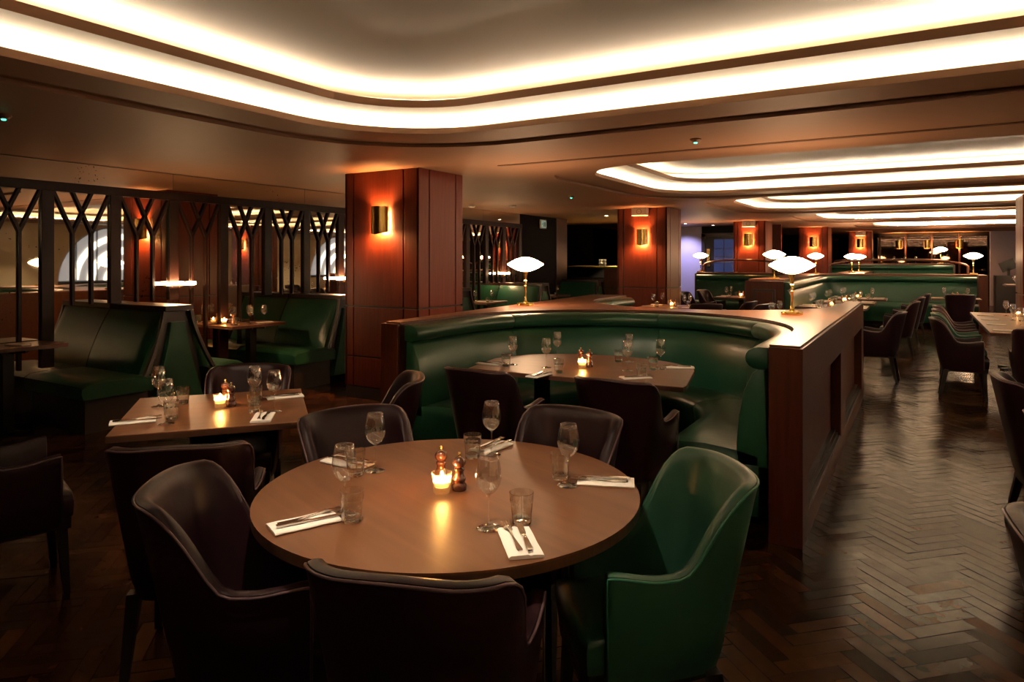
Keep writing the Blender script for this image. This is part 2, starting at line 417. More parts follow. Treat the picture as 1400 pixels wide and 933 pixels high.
# ------------------------------------------------------------------ pillars
def sconce_mesh(parent):
    n=14; b=bmesh.new()
    rows=[]
    for z in (-.135,.135):
        pass
    out=[];inn=[]
    prof=[]
    for i in range(n+1):
        a=PI+PI*i/n
        prof.append((.108*math.cos(a),.098*math.sin(a)-.012))
    rws=[]
    for i,(x,y) in enumerate(prof):
        s=.96
        dz=-.03*(1-abs(2*i/n-1))
        rws.append([(x,y,-.14+dz),(x,y,.135),(x*s,y*s,.135),(x*s,y*s,-.14+dz)])
    loft(b,rws); obj('brass_shield',b,'brass',parent,True,35)
    b=bmesh.new(); lathe(b,[(.001,-.155),(.028,-.15),(.038,-.10),(.034,.0),(.026,.09),(.001,.095)],12,0,-.05); obj('lit_bulb',b,'bulb',parent,True)
    b=bmesh.new(); box(b,-.03,.03,-.03,0,-.03,.03); obj('backplate',b,'brass',parent)
SCN=None
def sconce(x,y,z,label,s=1.0,rot=0):
    global SCN
    if SCN is None:
        SCN=thing('wall_sconce',(x,y,z),rot,label,'wall light'); sconce_mesh(SCN); t=SCN
    else: t=dup(SCN,(x,y,z),rot,label)
    return t
def pillar(x0,x1,y0,y1,label,zj=1.02):
    r=thing('panelled_pillar',(x0,y0,0),0,label,'pillar'); r['kind']='thing'
    w=x1-x0; d=y1-y0; g=.008; e=.012
    obj('core',bx(.02,w-.02,.02,d-.02,0,CEIL-.001),'plinth',r)
    obj('plinth',bx(.008,w-.008,.008,d-.008,0,.13),'plinth',r)
    for z0,z1 in ((.14,zj*.45),(zj*.45+.015,zj-.01),(zj+.01,CEIL-.002)):
        for a,b_ in ((0,.12),(.12,.80),(.80,1.0)):
            obj('veneer_panel',bx(w*a+g,w*b_-g,0,.03,z0,z1,.002),'column',r)
            obj('veneer_panel',bx(w*a+g,w*b_-g,d-.03,d,z0,z1,.002),'column',r)
        for a,b_ in ((0,.22),(.22,.82),(.82,1.0)):
            obj('veneer_panel',bx(w-.03,w,d*a+(g if a else .0),d*b_-g,z0,z1,.002),'column',r)
            obj('veneer_panel',bx(0,.03,d*a+(g if a else .0),d*b_-g,z0,z1,.002),'column',r)
    return r
PIL=[(-5.53,-4.48,5.62,6.42,'large mahogany panelled pillar nearest the camera, beside the curved green booth'),
     (-4.89,-3.93,12.1,12.95,'mahogany pillar with speaker and brass light behind the middle tables, second in the row'),
     (-3.98,-3.22,17.5,18.4,'third mahogany pillar in the row, behind the rear banquette'),
     (-3.05,-2.26,21.7,22.6,'fourth mahogany pillar in the row, with one brass light'),
     (-2.05,-1.35,25.8,26.6,'last and smallest mahogany pillar in the row, near the far mirrors')]
for x0,x1,y0,y1,l in PIL: pillar(x0,x1,y0,y1,l)
pillar(1.31,2.2,12.45,13.3,'dark pillar cut by the right frame edge beyond the long table')
for (x,y,z,l) in ((-4.99,5.615,1.975,'brass half-round wall light on the large near pillar'),
                (-4.40,12.095,1.97,'brass half-round wall light on the second pillar below a white speaker'),
                (-3.62,17.495,2.05,'brass half-round wall light on the third pillar'),
                (-2.66,21.695,2.08,'brass half-round wall light on the fourth pillar'),
                (-1.70,25.795,2.12,'brass half-round wall light on the last pillar of the row')): sconce(x,y,z,l)
sconce(1.75,12.445,1.97,'brass half-round wall light on the pillar at the right frame edge')
for i,(x,zz) in enumerate(((-.6,2.1),(.25,2.1),(1.2,2.1))):
    sconce(x,YF-.2,zz,['leftmost','middle','rightmost'][i]+' of the three orange-glowing wall lights on the far wall')
# speakers
SPK=None
for x,y,z,l in ((-4.42,12.1,2.4245,'white loudspeaker above the brass light on the second pillar'),(-3.60,17.5,2.4245,'white loudspeaker above the brass light on the third pillar'),(-1.68,25.8,2.4245,'white loudspeaker on the last pillar of the row')):
    if SPK is None:
        SPK=thing('loudspeaker',(x,y,z),0,l,'loudspeaker'); t=SPK
        obj('case',bx(-.15,.15,-.13,-.001,-.075,.075,.015),'white',t); 
        b=bmesh.new(); lathe(b,[(.055,-.001),(.05,.004),(.03,-.004),(.001,.0)],16); bmesh.ops.rotate(b,verts=b.verts,cent=(0,0,0),matrix=Matrix.Rotation(PI/2,3,'X')); bmesh.ops.translate(b,verts=b.verts,vec=(0,-.131,0)); obj('speaker_cone',b,mat('speaker_grey',(0.35,0.34,0.32),.6),t,True)
    else: dup(SPK,(x,y,z),0,l)
# ------------------------------------------------------------------ islands of booths
TOPZ=1.07
def ucurve(cx,yo,yc,a,b,sgn=1,n=36):
    """open U: from right end (y=yo) round the apex to the left end; sgn -1 mirrors in y about 0 reference"""
    pts=[(cx+a,yo)]
    m=5
    for i in range(1,m): pts.append((cx+a,yo+(yc-yo)*i/m))
    for i in range(n+1):
        t=PI*i/n; pts.append((cx+a*math.cos(t),yc+sgn*b*math.sin(t)))
    for i in range(1,m+1): pts.append((cx-a,yc+(yo-yc)*i/m))
    return pts
def usweep(cx,yo,yc,a,b,sgn,prof,i0,i1,n=36):
    """sweep profile [(delta,z)] between path stations i0..i1; delta = offset inward from the wood face"""
    curves=[ucurve(cx,yo,yc,a-d,b-d,sgn,n) for d,z in prof]
    rows=[]
    for i in range(i0,i1+1): rows.append([(curves[k][i][0],curves[k][i][1],prof[k][1]) for k in range(len(prof))])
    bm=bmesh.new(); loft(bm,rows); return bm
BACKP=[(.0,.38),(.02,.92),(.05,.925),(.085,.90),(.13,.80),(.155,.66),(.17,.50),(.17,.38)]
BOLP=[(.0,.93)]+[(.055+.072*math.cos(t),.985+.062*math.sin(t)) for t in [(-PI/2+PI*k/8) for k in range(9)]]+[(.0,1.047)]
SEATP=[(.05,.10),(.05,.44),(.17,.458),(.35,.475),(.50,.468),(.575,.448),(.60,.41),(.59,.36),(.565,.12),(.55,.10)]
def u_banquette(cx,yo,yc,a,b,sgn,label):
    r=thing('curved_banquette',(0,0,0),0,label,'banquette')
    N=36+10
    cuts=[0,13,23,36,N]
    e=0
    for i0,i1 in zip(cuts,cuts[1:]):
        for nm,pf in (('back_cushion',BACKP),('bolster',BOLP),('seat_cushion',SEATP)):
            if nm=='bolster' and False: pass
            bm=usweep(cx,yo,yc,a,b,sgn,pf,i0,i1)
            bmesh.ops.bevel(bm,geom=[ed for ed in bm.edges if ed.is_manifold and any(len(f.verts)>4 for f in ed.link_faces)],offset=.006,segments=2,affect='EDGES',profile=.5)
            obj(nm,bm,'green',r,True,60)
    return r
def island():
    cx=-2.0; a=1.3; bb=1.36
    yf,yb=3.92,8.45; XLf,XLb=-3.44,-3.76; XRt=-.545
    mid=(yf+yb)/2
    # front-half and rear-half concave curves
    cf=ucurve(cx,yf,4.66,a,bb,1); cb=ucurve(cx,yb,yf+yb-4.66,a,bb,-1)
    r=thing('booth_divider',(0,0,0),0,'waist-high mahogany divider with wide polished top wrapped around the curved green booth','booth divider')
    def topmesh(z0,z1,XRt=XRt):
        bm=bmesh.new()
        # strips: split the slab at the middle line: front half and rear half as fans of quads to the mid line
        def half(curve,yend,s):
            n=len(curve)
            prev=None
            outer=[]
            for i,p in enumerate(curve):
                t=i/(n-1)
                # matching outer path: right edge then mid line then left edge
                outer.append(t)
            xl=lambda y: XLf+(XLb-XLf)*(y-yf)/(yb-yf)
            path=[]
            for i,p in enumerate(curve):
                if p[0]>cx+.92*a and abs(p[1]-mid)>1.2: path.append((XRt,p[1]))
                elif p[0]<cx-.92*a and abs(p[1]-mid)>1.2: path.append((xl(p[1]),p[1]))
                else:
                    path.append(None)
            idx=[i for i,q in enumerate(path) if q is None]; i0,i1=idx[0],idx[-1]
            A=path[i0-1]; B=path[i1+1]
            # through corner (XRt,mid) .. (xl(mid),mid)
            seq=[A,(XRt,mid),(xl(mid),mid),B]; L=[0]
            for u,v in zip(seq,seq[1:]): L.append(L[-1]+math.dist(u,v))
            k=i1-i0+2; m1=max(2,int(k*L[1]/L[-1])); m3=max(2,int(k*(L[3]-L[2])/L[-1])); m2=k-m1-m3
            full=[]
            for (u,v),mm in zip(zip(seq,seq[1:]),(m1,m2,m3)):
                for q in range(mm): full.append((u[0]+(v[0]-u[0])*q/mm,u[1]+(v[1]-u[1])*q/mm))
            full=full[1:]
            for q,i in enumerate(range(i0,i1+1)): path[i]=full[q]
            for z in (z0,z1):
                vi=[bm.verts.new((p[0],p[1],z)) for p in curve]; vo=[bm.verts.new((p[0],p[1],z)) for p in path]
                for i in range(n-1): bm.faces.new((vi[i],vi[i+1],vo[i+1],vo[i]))
            def wallstrip(pp):
                lo=[bm.verts.new((p[0],p[1],z0)) for p in pp]; hi=[bm.verts.new((p[0],p[1],z1)) for p in pp]
                for i in range(len(pp)-1): bm.faces.new((lo[i],lo[i+1],hi[i+1],hi[i]))
            wallstrip(curve)
            wallstrip([p for i,p in enumerate(path) if i<=i0+m1-1])
            wallstrip([p for i,p in enumerate(path) if i>=i0+m1+m2-1])
            wallstrip([curve[0],path[0]]); wallstrip([curve[-1],path[-1]])
        half(cf,yf,1); half(cb,yb,-1)
        bmesh.ops.remove_doubles(bm,verts=bm.verts,dist=.0005)
        return bm
    o=obj('top_slab',topmesh(TOPZ-.012,TOPZ),'top',r)
    o=obj('core',topmesh(.10,TOPZ-.014,XRt-.075),'edge',r)
    # right side (aisle) framing: stiles, rails, recessed panels and slatted grilles
    x0,x1=XRt-.075,XRt+.018
    obj('side_rail',bx(x0,x1,yf,yb,.80,TOPZ-.012,.003),'panel',r)
    obj('side_rail',bx(x0,x1,yf,yb,0,.14,.003),'panel',r)
    for ya,yc in ((yf,4.12),(5.95,6.35),(8.22,yb)): obj('side_stile',bx(x0,x1,ya,yc,.14,.80,.003),'panel',r)
    for ya,yc in ((4.12,5.95),(6.35,8.22)):
        obj('recessed_panel',bx(XRt-.074,XRt-.055,ya,yc,.14,.80),'panel',r)
        b=bmesh.new()
        for k in range(3): box(b,XRt-.054,XRt+.012-.016*k,ya+.01,yc-.01,.141+.02*k,.152+.02*k)
        obj('slatted_grille',b,'frame',r)
    # end posts
    obj('end_post',bx(-.70,XRt+.018,yf-.035,yf+.02,0,TOPZ-.012,.003),'panel',r)
    obj('end_post',bx(XLf-.02,-3.30,yf-.035,yf+.02,0,TOPZ-.012,.003),'panel',r)
    obj('end_post',bx(-.70,XRt+.018,yb-.02,yb+.035,0,TOPZ-.012,.003),'panel',r)
    obj('end_post',bx(XLb-.02,-3.30,yb-.02,yb+.035,0,TOPZ-.012,.003),'panel',r)
    obj('base_plinth',bx(XLf+.1,XRt-.05,5.98,6.4,0,.10),'plinth',r)
    u_banquette(cx,yf+.03,4.66,a-.012,bb-.012,1,'curved dark green leather booth bench wrapping round the half-rounded table')
    u_banquette(cx,yb-.03,yf+yb-4.66,a-.012,bb-.012,-1,'curved green leather bench on the hidden far side of the mahogany divider')
island()

# lens-shaped table lamps
LMP=None
def lamp(x,y,z,label,s=1.0):
    global LMP
    if LMP is None:
        t=thing('lens_table_lamp',(x,y,z),0,label,'table lamp'); LMP=t
        b=bmesh.new(); lathe(b,[(.001,.0),(.085,.0),(.088,.012),(.084,.026),(.05,.030),(.022,.034),(.016,.05)],24,capb=True); obj('base',b,'brass',t,True,40)
        b=bmesh.new(); lathe(b,[(.016,.045),(.011,.07),(.0105,.19),(.017,.20),(.011,.21),(.011,.245),(.020,.252),(.013,.26),(.018,.30),(.030,.345)],16); obj('stem',b,'brass',t,True,40)
        def lens(s0,s1):
            return [( .187*math.sin(PI/2*k/10)**.9 if k else .001, s0+(s1-s0)*(1-math.cos(PI/2*k/10))) for k in range(11)]
        b=bmesh.new()
        lo=[(.001,.345)]+[(.187*k/12,.417-.074*(1-(k/12)**1.75)) for k in range(1,12)]+[(.187,.416)]
        hi=[(.187,.420)]+[(.187*k/12,.419+.074*(1-(k/12)**1.75)) for k in range(11,0,-1)]+[(.001,.491)]
        lathe(b,lo,32); obj('lower_shade',b,'opal',t,True)
        b=bmesh.new(); lathe(b,hi,32); obj('upper_shade',b,'opal',t,True)
        b=bmesh.new(); lathe(b,[(.184,.4145),(.1925,.4145),(.1925,.4215),(.184,.4215)],32); obj('seam_ring',b,mat('seam_bronze',(0.01,0.005,0.002),.6,0.0,spec=.1),t,True)
        b=bmesh.new(); lathe(b,[(.001,.489),(.032,.489),(.030,.4955),(.012,.499),(.001,.4995)],16); obj('finial',b,mat('finial_bronze',(0.002,0.0015,0.001),.8,0.0,spec=.05),t,True)
    else: t=dup(LMP,(x,y,z),0,label); t.scale=(s,s,s)
    return t
lamp(-3.43,6.02,TOPZ,'glowing lens-shaped lamp on the left corner of the mahogany divider')
lamp(-.92,6.16,TOPZ,'large glowing lens-shaped brass lamp on the right corner of the mahogany divider')

# second island: long green banquette along the left of the aisle and across the end
def island2():
    zt=1.18; xi=-1.95; yi=18.2; r=thing('banquette_divider',(0,0,0),0,'dark wooden divider of the far green L-shaped banquette, with hooped rail on top','booth divider')
    n=10; rc=1.0
    path=[(xi,12.12),(xi,14.0),(xi,15.5)]+[(xi+rc-rc*math.cos(PI/2*k/n),yi-rc+rc*math.sin(PI/2*k/n)) for k in range(n+1)]+[(0,yi),(1.10,yi)]
    def off(p,d):
        out=[]
        for i,q in enumerate(p):
            a=Vector(p[max(0,i-1)]); b=Vector(p[min(len(p)-1,i+1)]); t=(b-a).normalized(); nn=Vector((t.y,-t.x))
            out.append((q[0]+nn.x*d,q[1]+nn.y*d))
        return out
    def swp(prof,i0=0,i1=None):
        cs=[off(path,d) for d,z in prof]; i1=len(path)-1 if i1 is None else i1
        bm=bmesh.new(); loft(bm,[[(cs[k][i][0],cs[k][i][1],prof[k][1]) for k in range(len(prof))] for i in range(i0,i1+1)]); return bm
    obj('back_wall',swp([(-.06,0),(-.06,zt),(0,zt),(0,0)]),'edge',r)
    obj('top_ledge',swp([(-.55,zt),(-.55,zt+.03),(.02,zt+.03),(.02,zt)]),'top',r)
    obj('rear_wall',swp([(-.55,0),(-.55,zt),(-.50,zt),(-.50,0)]),'edge',r)
    obj('end_panel',bx(-2.55,-1.93,12.05,12.11,0,zt,.004),'panel',r)
    b=bmesh.new(); box(b,-2.42,-2.06,12.035,12.052,.25,zt-.14); obj('recessed_panel',b,'frame',r)
    obj('inset_panel',bx(-2.38,-2.10,12.03,12.036,.29,zt-.18),'panel',r)
    obj('end_post',bx(1.10,1.25,yi-.70,yi+.5,0,zt+.03,.004),'panel',r)
    b=bmesh.new(); hp=chaikin([(-1.9,yi+.25,zt+.03),(-1.9,yi+.25,1.535),(.95,yi+.25,1.535),(.95,yi+.25,zt+.03)],3)
    tube(b,hp,.022,8); obj('hooped_rail',b,'edge',r,True)
    s=thing('long_banquette',(0,0,0),0,'long green leather banquette turning the corner behind the small far tables','banquette')
    dz=.11
    bp=[(d+.001,z+dz) for d,z in BACKP]; bo=[(d+.001,z+dz) for d,z in BOLP]; se=[(d,z+(.10 if z>.2 else .04)) for d,z in SEATP]
    m=len(path)-1
    for i0,i1 in ((0,1),(1,2),(2,7),(7,m-2),(m-2,m-1),(m-1,m)):
        for nm,pf in (('back_cushion',bp),('bolster',bo),('seat_cushion',se)):
            if i0==i1: continue
            obj(nm,swp(pf,i0,i1),'green',s,True,50)
island2()
lamp(-2.12,12.3,1.21,'lens-shaped lamp on the wooden end panel behind the big divider lamp')
lamp(-2.08,17.4,1.21,'lens-shaped lamp standing right of the big divider lamp on the far banquette ledge')
lamp(1.05,18.45,1.21,'lens-shaped lamp at the right end of the far green banquette')
lamp(-1.50,19.8,1.21,'left one of two touching lens lamps on the far ledge below the last pillar')
lamp(-1.45,21.5,1.21,'right one of two touching lens lamps on the far ledge below the last pillar')
lamp(.55,23.8,1.43,'smallest lens-shaped lamp in front of the far mirrored wall')

# banquette on the far left with hooped rail and the raised one at the very back
def straight_banquette(x0,x1,yb,zt,label,dlabel,zs=.46,hoop=None):
    r=thing('banquette_divider',(x0,yb,0),0,dlabel,'booth divider'); w=x1-x0
    obj('back_wall',bx(0,w,0,.06,0,zt),'edge',r); obj('top_ledge',bx(-.02,w+.02,-.02,.35,zt,zt+.03,.004),'edge',r)
    obj('rear_wall',bx(0,w,.28,.33,0,zt),'edge',r); obj('end_post',bx(-.06,0,-.02,.35,0,zt,.004),'edge',r); obj('end_post',bx(w,w+.06,-.02,.35,0,zt,.004),'edge',r)
    if hoop:
        b=bmesh.new(); tube(b,chaikin([(.1,.2,zt+.03),(.1,.2,hoop),(w-.1,.2,hoop),(w-.1,.2,zt+.03)],3),.022,8); obj('hooped_rail',b,'edge',r,True)
    s=thing('straight_banquette',(x0,yb,0),0,label,'banquette')
    k=max(1,int(w/1.3)); dz=zt-TOPZ
    for i in range(k):
        a,b_=w*i/k+.002,w*(i+1)/k-.002
        for nm,pf,dd in (('back_cushion',BACKP,dz),('bolster',BOLP,dz),('seat_cushion',SEATP,zs-.46)):
            bm=bmesh.new(); loft(bm,[[(X,-d-.001,z+dd) for d,z in pf] for X in (a,b_)]); obj(nm,bm,'green',s,True,50)
straight_banquette(-4.75,-2.75,17.0,1.20,'green banquette under the hooped rail in front of the third pillar','dark ledge with hooped wooden rail in front of the third pillar',.55,1.535)
straight_banquette(-2.4,.85,23.6,1.40,'raised green banquette at the back seen under the last pillar','dark raised ledge at the back below the far mirrors',.75,1.56)
t=thing('side_divider',(-1.8,19.4,0),0,'low dark divider carrying two touching lens lamps','booth divider')
obj('side_wall',bx(0,.6,0,4.0,0,1.18,.004),'edge',t); obj('top_ledge',bx(-.02,.62,-.02,4.02,1.18,1.21,.004),'top',t)
lamp(-4.72,17.19,1.23,'lens-shaped lamp in front of the lilac wall left of the dark door')

# cross wall with door in the far left
wall('wall_door_left',bx(-8.0,-5.35,19.6,19.7,0,3.0),'lavender')
wall('wall_door_right',bx(-4.25,-3.2,19.6,19.7,0,3.0),'panel')
wall('wall_door_head',bx(-5.35,-4.25,19.6,19.7,2.28,3.0),'darkwall')
dr=tag(obj('door_1',bx(-5.35,-4.25,19.62,19.67,0,2.28),'black'),kind='structure')
b=bmesh.new(); box(b,-5.35,-5.25,19.57,19.62,0,2.28); box(b,-4.35,-4.25,19.57,19.62,0,2.28); box(b,-5.35,-4.25,19.57,19.62,2.2,2.30); obj('door_frame',b,'frame',dr)
duskm=mat('dusk_glass',(0.02,0.03,0.06),0.1,emit=(0.10,0.13,0.36),estr=0.10)
b=bmesh.new(); box(b,-5.0,-4.45,19.60,19.615,1.2,2.12); obj('door_pane',b,duskm,dr)
b=bmesh.new(); 
for z in (1.45,1.62,1.85): box(b,-5.0,-4.45,19.59,19.60,z,z+.018)
box(b,-4.73,-4.71,19.59,19.60,1.2,2.12); obj('glazing_bar',b,'black',dr)
obj('push_plate',bx(-5.2,-5.12,19.59,19.60,1.35,1.85),'brass',dr)
pl=bpy.data.lights.new('lilac_wash','SPOT'); pl.energy=70; pl.color=(.62,.58,1.0); pl.spot_size=1.5; pl.spot_blend=.8; pl.shadow_soft_size=.05
po=bpy.data.objects.new('lilac_wash',pl); po.location=(-5.8,18.7,2.45); po.rotation_euler=(math.radians(35),0,0); COL.objects.link(po)

# service counter in the recess on the left
def counter():
    r=thing('service_counter',(-7.6,15.4,0),0,'mahogany service counter with brass-lit top left of the second pillar','counter')
    W=2.3
    obj('counter_top',bx(0,W,0,.75,1.345,1.385,.006),'brass',r)
    for i,(a,b_) in enumerate(((.05,.42),(.44,.84),(.86,1.32))): obj('front_panel',bx(1.0,W-.05,.06,.5,a,b_),'column',r)
    obj('side_wall',bx(.02,1.0,.2,.6,.05,1.0),'darkwall',r)
    obj('core',bx(1.02,W-.08,.08,.5,0,1.34),'plinth',r)
    obj('open_shelf',bx(.02,1.0,.1,.65,1.06,1.09),'frame',r)
counter()
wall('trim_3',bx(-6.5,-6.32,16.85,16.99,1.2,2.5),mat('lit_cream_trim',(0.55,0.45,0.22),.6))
tag(obj('wall_mirror',bx(-7.55,-6.55,16.97,16.99,1.4,2.4),mat('dark_mirror',(0.25,0.22,0.22),.04,1.0)),'dark mirror above the service counter reflecting a brass light','mirror')
cl=bpy.data.lights.new('counter_downlight','SPOT'); cl.energy=160; cl.color=(1,.75,.4); cl.spot_size=1.6; cl.shadow_soft_size=.05
co=bpy.data.objects.new('counter_downlight',cl); co.location=(-6.7,16.0,2.45); COL.objects.link(co)
b=bmesh.new()
for dx in (0,.09):
    lathe(b,[(.001,0),(.035,0),(.045,.08),(.047,.19),(.04,.2)],12,dx,0)
cups=obj('cup',b,'linen',None,True); bpy.data.objects.remove(cups)
CUP=None
for i,(dx,dz) in enumerate(((0,0),(.0,.082),(.10,0),(.10,.082))):
    b=bmesh.new(); lathe(b,[(.001,0),(.03,0),(.042,.06),(.044,.08),(.040,.08),(.036,.01),(.001,.008)],16); o=obj('cup',b,'linen',None,True)
    o.location=(-6.75+dx,15.6,1.386+dz); tag(o,['lower','upper','lower','upper'][i]+' white cup of the '+['left','left','right','right'][i]+' stack on the brass-lit counter','cup','white cups on the service counter')

# ceiling fittings
GL=None
for i,(px,py,l) in enumerate(((5,157,'green indicator light on the ceiling at the far left, above the trellis'),(951,190,'green indicator light on the ceiling between the two big recesses'),(781,268,'small green indicator light on the ceiling near the second recess'))):
    p=on(px,py,CEIL)
    if i==0: p=on(5,157,CEIL)
    if GL is None:
        GL=thing('ceiling_detector',(p.x,p.y,CEIL),0,l,'ceiling detector'); t=GL
        b=bmesh.new(); lathe(b,[(.045,0),(.045,-.012),(.03,-.028),(.012,-.03)],16); obj('housing',b,'ceiling',t,True,40)
        b=bmesh.new(); lathe(b,[(.014,-.028),(.012,-.036),(.001,-.037)],10); obj('green_light',b,'green_led',t,True)
    else: dup(GL,(p.x,p.y,CEIL),0,l)
DL=None
for px,py,l in ((829,295,'small bright downlight in the ceiling left of the second pillar'),(975,308,'small bright downlight in the ceiling above the dark door'),(937,306,'small bright downlight in the ceiling beside the second pillar')):
    p=on(px,py,CEIL)
    if DL is None:
        DL=thing('downlight',(p.x,p.y,CEIL),0,l,'downlight'); t=DL
        b=bmesh.new(); lathe(b,[(.06,0),(.06,-.006),(.042,-.006)],16); obj('trim_ring',b,'white',t,True,40)
        b=bmesh.new(); lathe(b,[(.041,-.004),(.001,-.004)],16); obj('lit_lens',b,'spot',t)
    else: dup(DL,(p.x,p.y,CEIL),0,l)
SM=None
for px,py,l in ((645,281,'flat smoke detector on the ceiling just right of the large pillar'),(701,281,'flat smoke detector on the ceiling above the first divider lamp')):
    p=on(px,py,CEIL)
    b=bmesh.new(); lathe(b,[(.06,0),(.06,-.02),(.045,-.035),(.001,-.036)],16)
    o=obj('smoke_detector',b,'white',None,True,40); o.location=(p.x,p.y,CEIL); tag(o,l,'smoke detector')
for i,y in enumerate((8.3,13.4,16.9,22.0)):  # added lamps out of view, brightening the wall seen in the mirrors
    dup(DL,(XR-.55,y,CEIL),0,['first','second','third','fourth'][i]+' added out-of-view downlight brightening the cream wall opposite the mirrors')
    l_=bpy.data.lights.new('added_wall_washer','SPOT'); l_.energy=170; l_.color=(1,.80,.52); l_.spot_size=2.0; l_.spot_blend=.8; l_.shadow_soft_size=.04
    lo=bpy.data.objects.new('added_wall_washer',l_); lo.location=(XR-.55,y,CEIL-.02); lo.rotation_euler=(0,math.radians(28),0); COL.objects.link(lo)
for i,(x,y,tx,ty,en) in enumerate(((-1.15,1.15,-1.4,1.85,84),(-2.6,1.25,-3.15,2.3,66),(-1.9,1.35,-2.05,4.6,120))):
    dup(DL,(x,y,CEIL+.342),0,['downlight in the big recess aimed at the round table','downlight in the big recess aimed at the square table','downlight in the big recess aimed at the booth table'][i])
    l_=bpy.data.lights.new('table_downlight','SPOT'); l_.energy=en; l_.color=(1,.80,.56); l_.spot_size=math.radians((44,34,26)[i]); l_.spot_blend=.7; l_.shadow_soft_size=.035
    lo=bpy.data.objects.new('table_downlight',l_); lo.location=(x,y,CEIL+.33); lo.rotation_euler=Vector((tx-x,ty-y,.75-CEIL-.33)).to_track_quat('-Z','Y').to_euler(); COL.objects.link(lo)
# linear slot diffuser
s0=thing('slot_diffuser',(-3.7,5.93,CEIL),0,'long thin black air slot in the ceiling between the two big recesses','air vent')
obj('slot',bx(0,7.2,0,.035,-.004,.0),'black',s0); 
for a in (-.012,.035): obj('slot_trim',bx(0,7.2,a,a+.012,-.006,0),'ceiling',s0)
# exit sign
ex=thing('exit_sign',(XM+.03,13.35,2.33),0,'small pale green exit sign high on the dark wall','exit sign')
obj('case',bx(0,.03,-.13,.13,-.10,.10,.004),'white',ex)
b=bmesh.new(); box(b,.03,.033,-.11,.11,-.08,.08); obj('sign_face',b,'exitgreen',ex)
b=bmesh.new(); box(b,.033,.035,-.03,.0,-.06,.03); box(b,.033,.035,-.025,-.005,.035,.055); box(b,.033,.035,.03,.08,-.06,.05); box(b,.033,.035,-.08,-.05,-.01,.01); obj('running_figure',b,mat('exit_dark',(0.04,0.15,0.09),.5),ex)
# far-end lights: small shelf with glasses at right end
sh=thing('wall_shelf',(2.45,21.0,0),0,'dark wall shelves with glasses at the far right edge','shelf')
for z in (1.75,2.05): obj('shelf_board',bx(0,.5,0,.25,z,z+.025),'black',sh)
obj('upright',bx(.46,.5,0,.25,0,2.4),'black',sh)
till=thing('till_counter',(1.75,22.2,0),0,'dark counter with a tilted till screen by the pale far wall','counter')
obj('cabinet',bx(0,.9,0,.5,0,1.12,.005),'frame',till)
b=bmesh.new(); box(b,.15,.5,.2,.23,1.25,1.52); bmesh.ops.rotate(b,verts=b.verts,cent=(.3,.2,1.3),matrix=Matrix.Rotation(-.4,3,'Y')); obj('till_screen',b,'black',till)
obj('screen_stand',bx(.28,.34,.2,.24,1.12,1.34),'black',till)

# ------------------------------------------------------------------ left booths: double benches against the mirrors
BEN=None
def bench(y,label):
    global BEN
    if BEN is not None:
        dup(BEN,(XM+.004,y,0),0,label); return
    r=thing('double_bench',(XM+.004,y,0),0,label,'booth bench'); BEN=r
    L=.92; zt=1.085
    # wooden A-shaped spine
    prof=[(-.13,zt),(.13,zt),(.13,zt-.05),(.30,.35),(.30,.08),(-.30,.08),(-.30,.35),(-.13,zt-.05)]
    b=bmesh.new(); loft(b,[[(X,yy*.9,z) for yy,z in prof] for X in (0,L-.02)]); obj('spine',b,'frame',r)
    obj('top_rail',bx(0,L+.03,-.145,.145,zt-.055,zt,.006),'frame',r)
    # upholstered end panel flaring at the foot
    rows=[]
    for X0,X1,grow in ((L-.015,L+.02,0),):
        e=[]
        for z in [.10+(zt-.16-.10)*k/10 for k in range(11)]:
            t=1-(z-.10)/(zt-.26); wv=.085+.22*max(0,t)**1.3; bulge=.03*max(0,t)**1.5
            rows.append([(L-.02,-wv,z),(L+.015+bulge*.8,-wv*.9,z),(L+.03+bulge,0,z),(L+.015+bulge*.8,wv*.9,z),(L-.02,wv,z)])
    b=bmesh.new(); loft(b,rows); obj('end_panel',b,'green',r,True,50)
    for s in (-1,1):
        pts=[]
        for k in range(11):
            z=zt-.05-(zt-.05-.40)*k/10; t=k/10
            pts.append((z,s*(.14+.24*t**1.4),L+.005+.05*t**1.5))
        b=bmesh.new()
        loft(b,[[(x-.02,y0-.018,z),(x+.02,y0-.018,z),(x+.02,y0+.018,z),(x-.02,y0+.018,z)] for z,y0,x in pts]); obj('curved_trim',b,'frame',r)
        # back cushion
        bk=[]
        N=14
        for i in range(N+1):
            x=.003+(L-.03)*i/N; ed=min(1,(N-i)/1.5+.35); 
            sec=[]
            for k in range(11):
                t=k/10; z=zt-.06-(zt-.06-.44)*t
                yy=.145+.235*t**1.3+ed*.055*math.sin(PI*min(1,t*1.0))**.6
                sec.append((x,s*yy,z))
            sec=[(x,s*.10,zt-.06)]+sec+[(x,s*.25,.44)]
            bk.append(sec)
        b=bmesh.new(); loft(b,bk); obj('back_cushion',b,'green',r,True,55)
        sd=.56 if s<0 else .34
        y1=.38+sd
        se=[]
        for x,g in ((.003,1),(.3,1),(.6,1),(L+.02,1),(L+.07,.985),(L+.09,.95)):
            sec=[(x,s*.30,.31),(x,s*.30,.44*g),(x,s*.45,.465*g),(x,s*(.38+sd*.6),.475*g),(x,s*(y1-.05),.462*g),(x,s*(y1),.43*g),(x,s*(y1+.003),.37),(x,s*(y1-.012),.315)]
            se.append(sec)
        b=bmesh.new(); loft(b,se); obj('seat_cushion',b,'green',r,True,50)
        obj('base_board',bx(0,L,s*.3 if s>0 else -(y1-.07),(y1-.07) if s>0 else -.3,0,.318),'plinth',r)
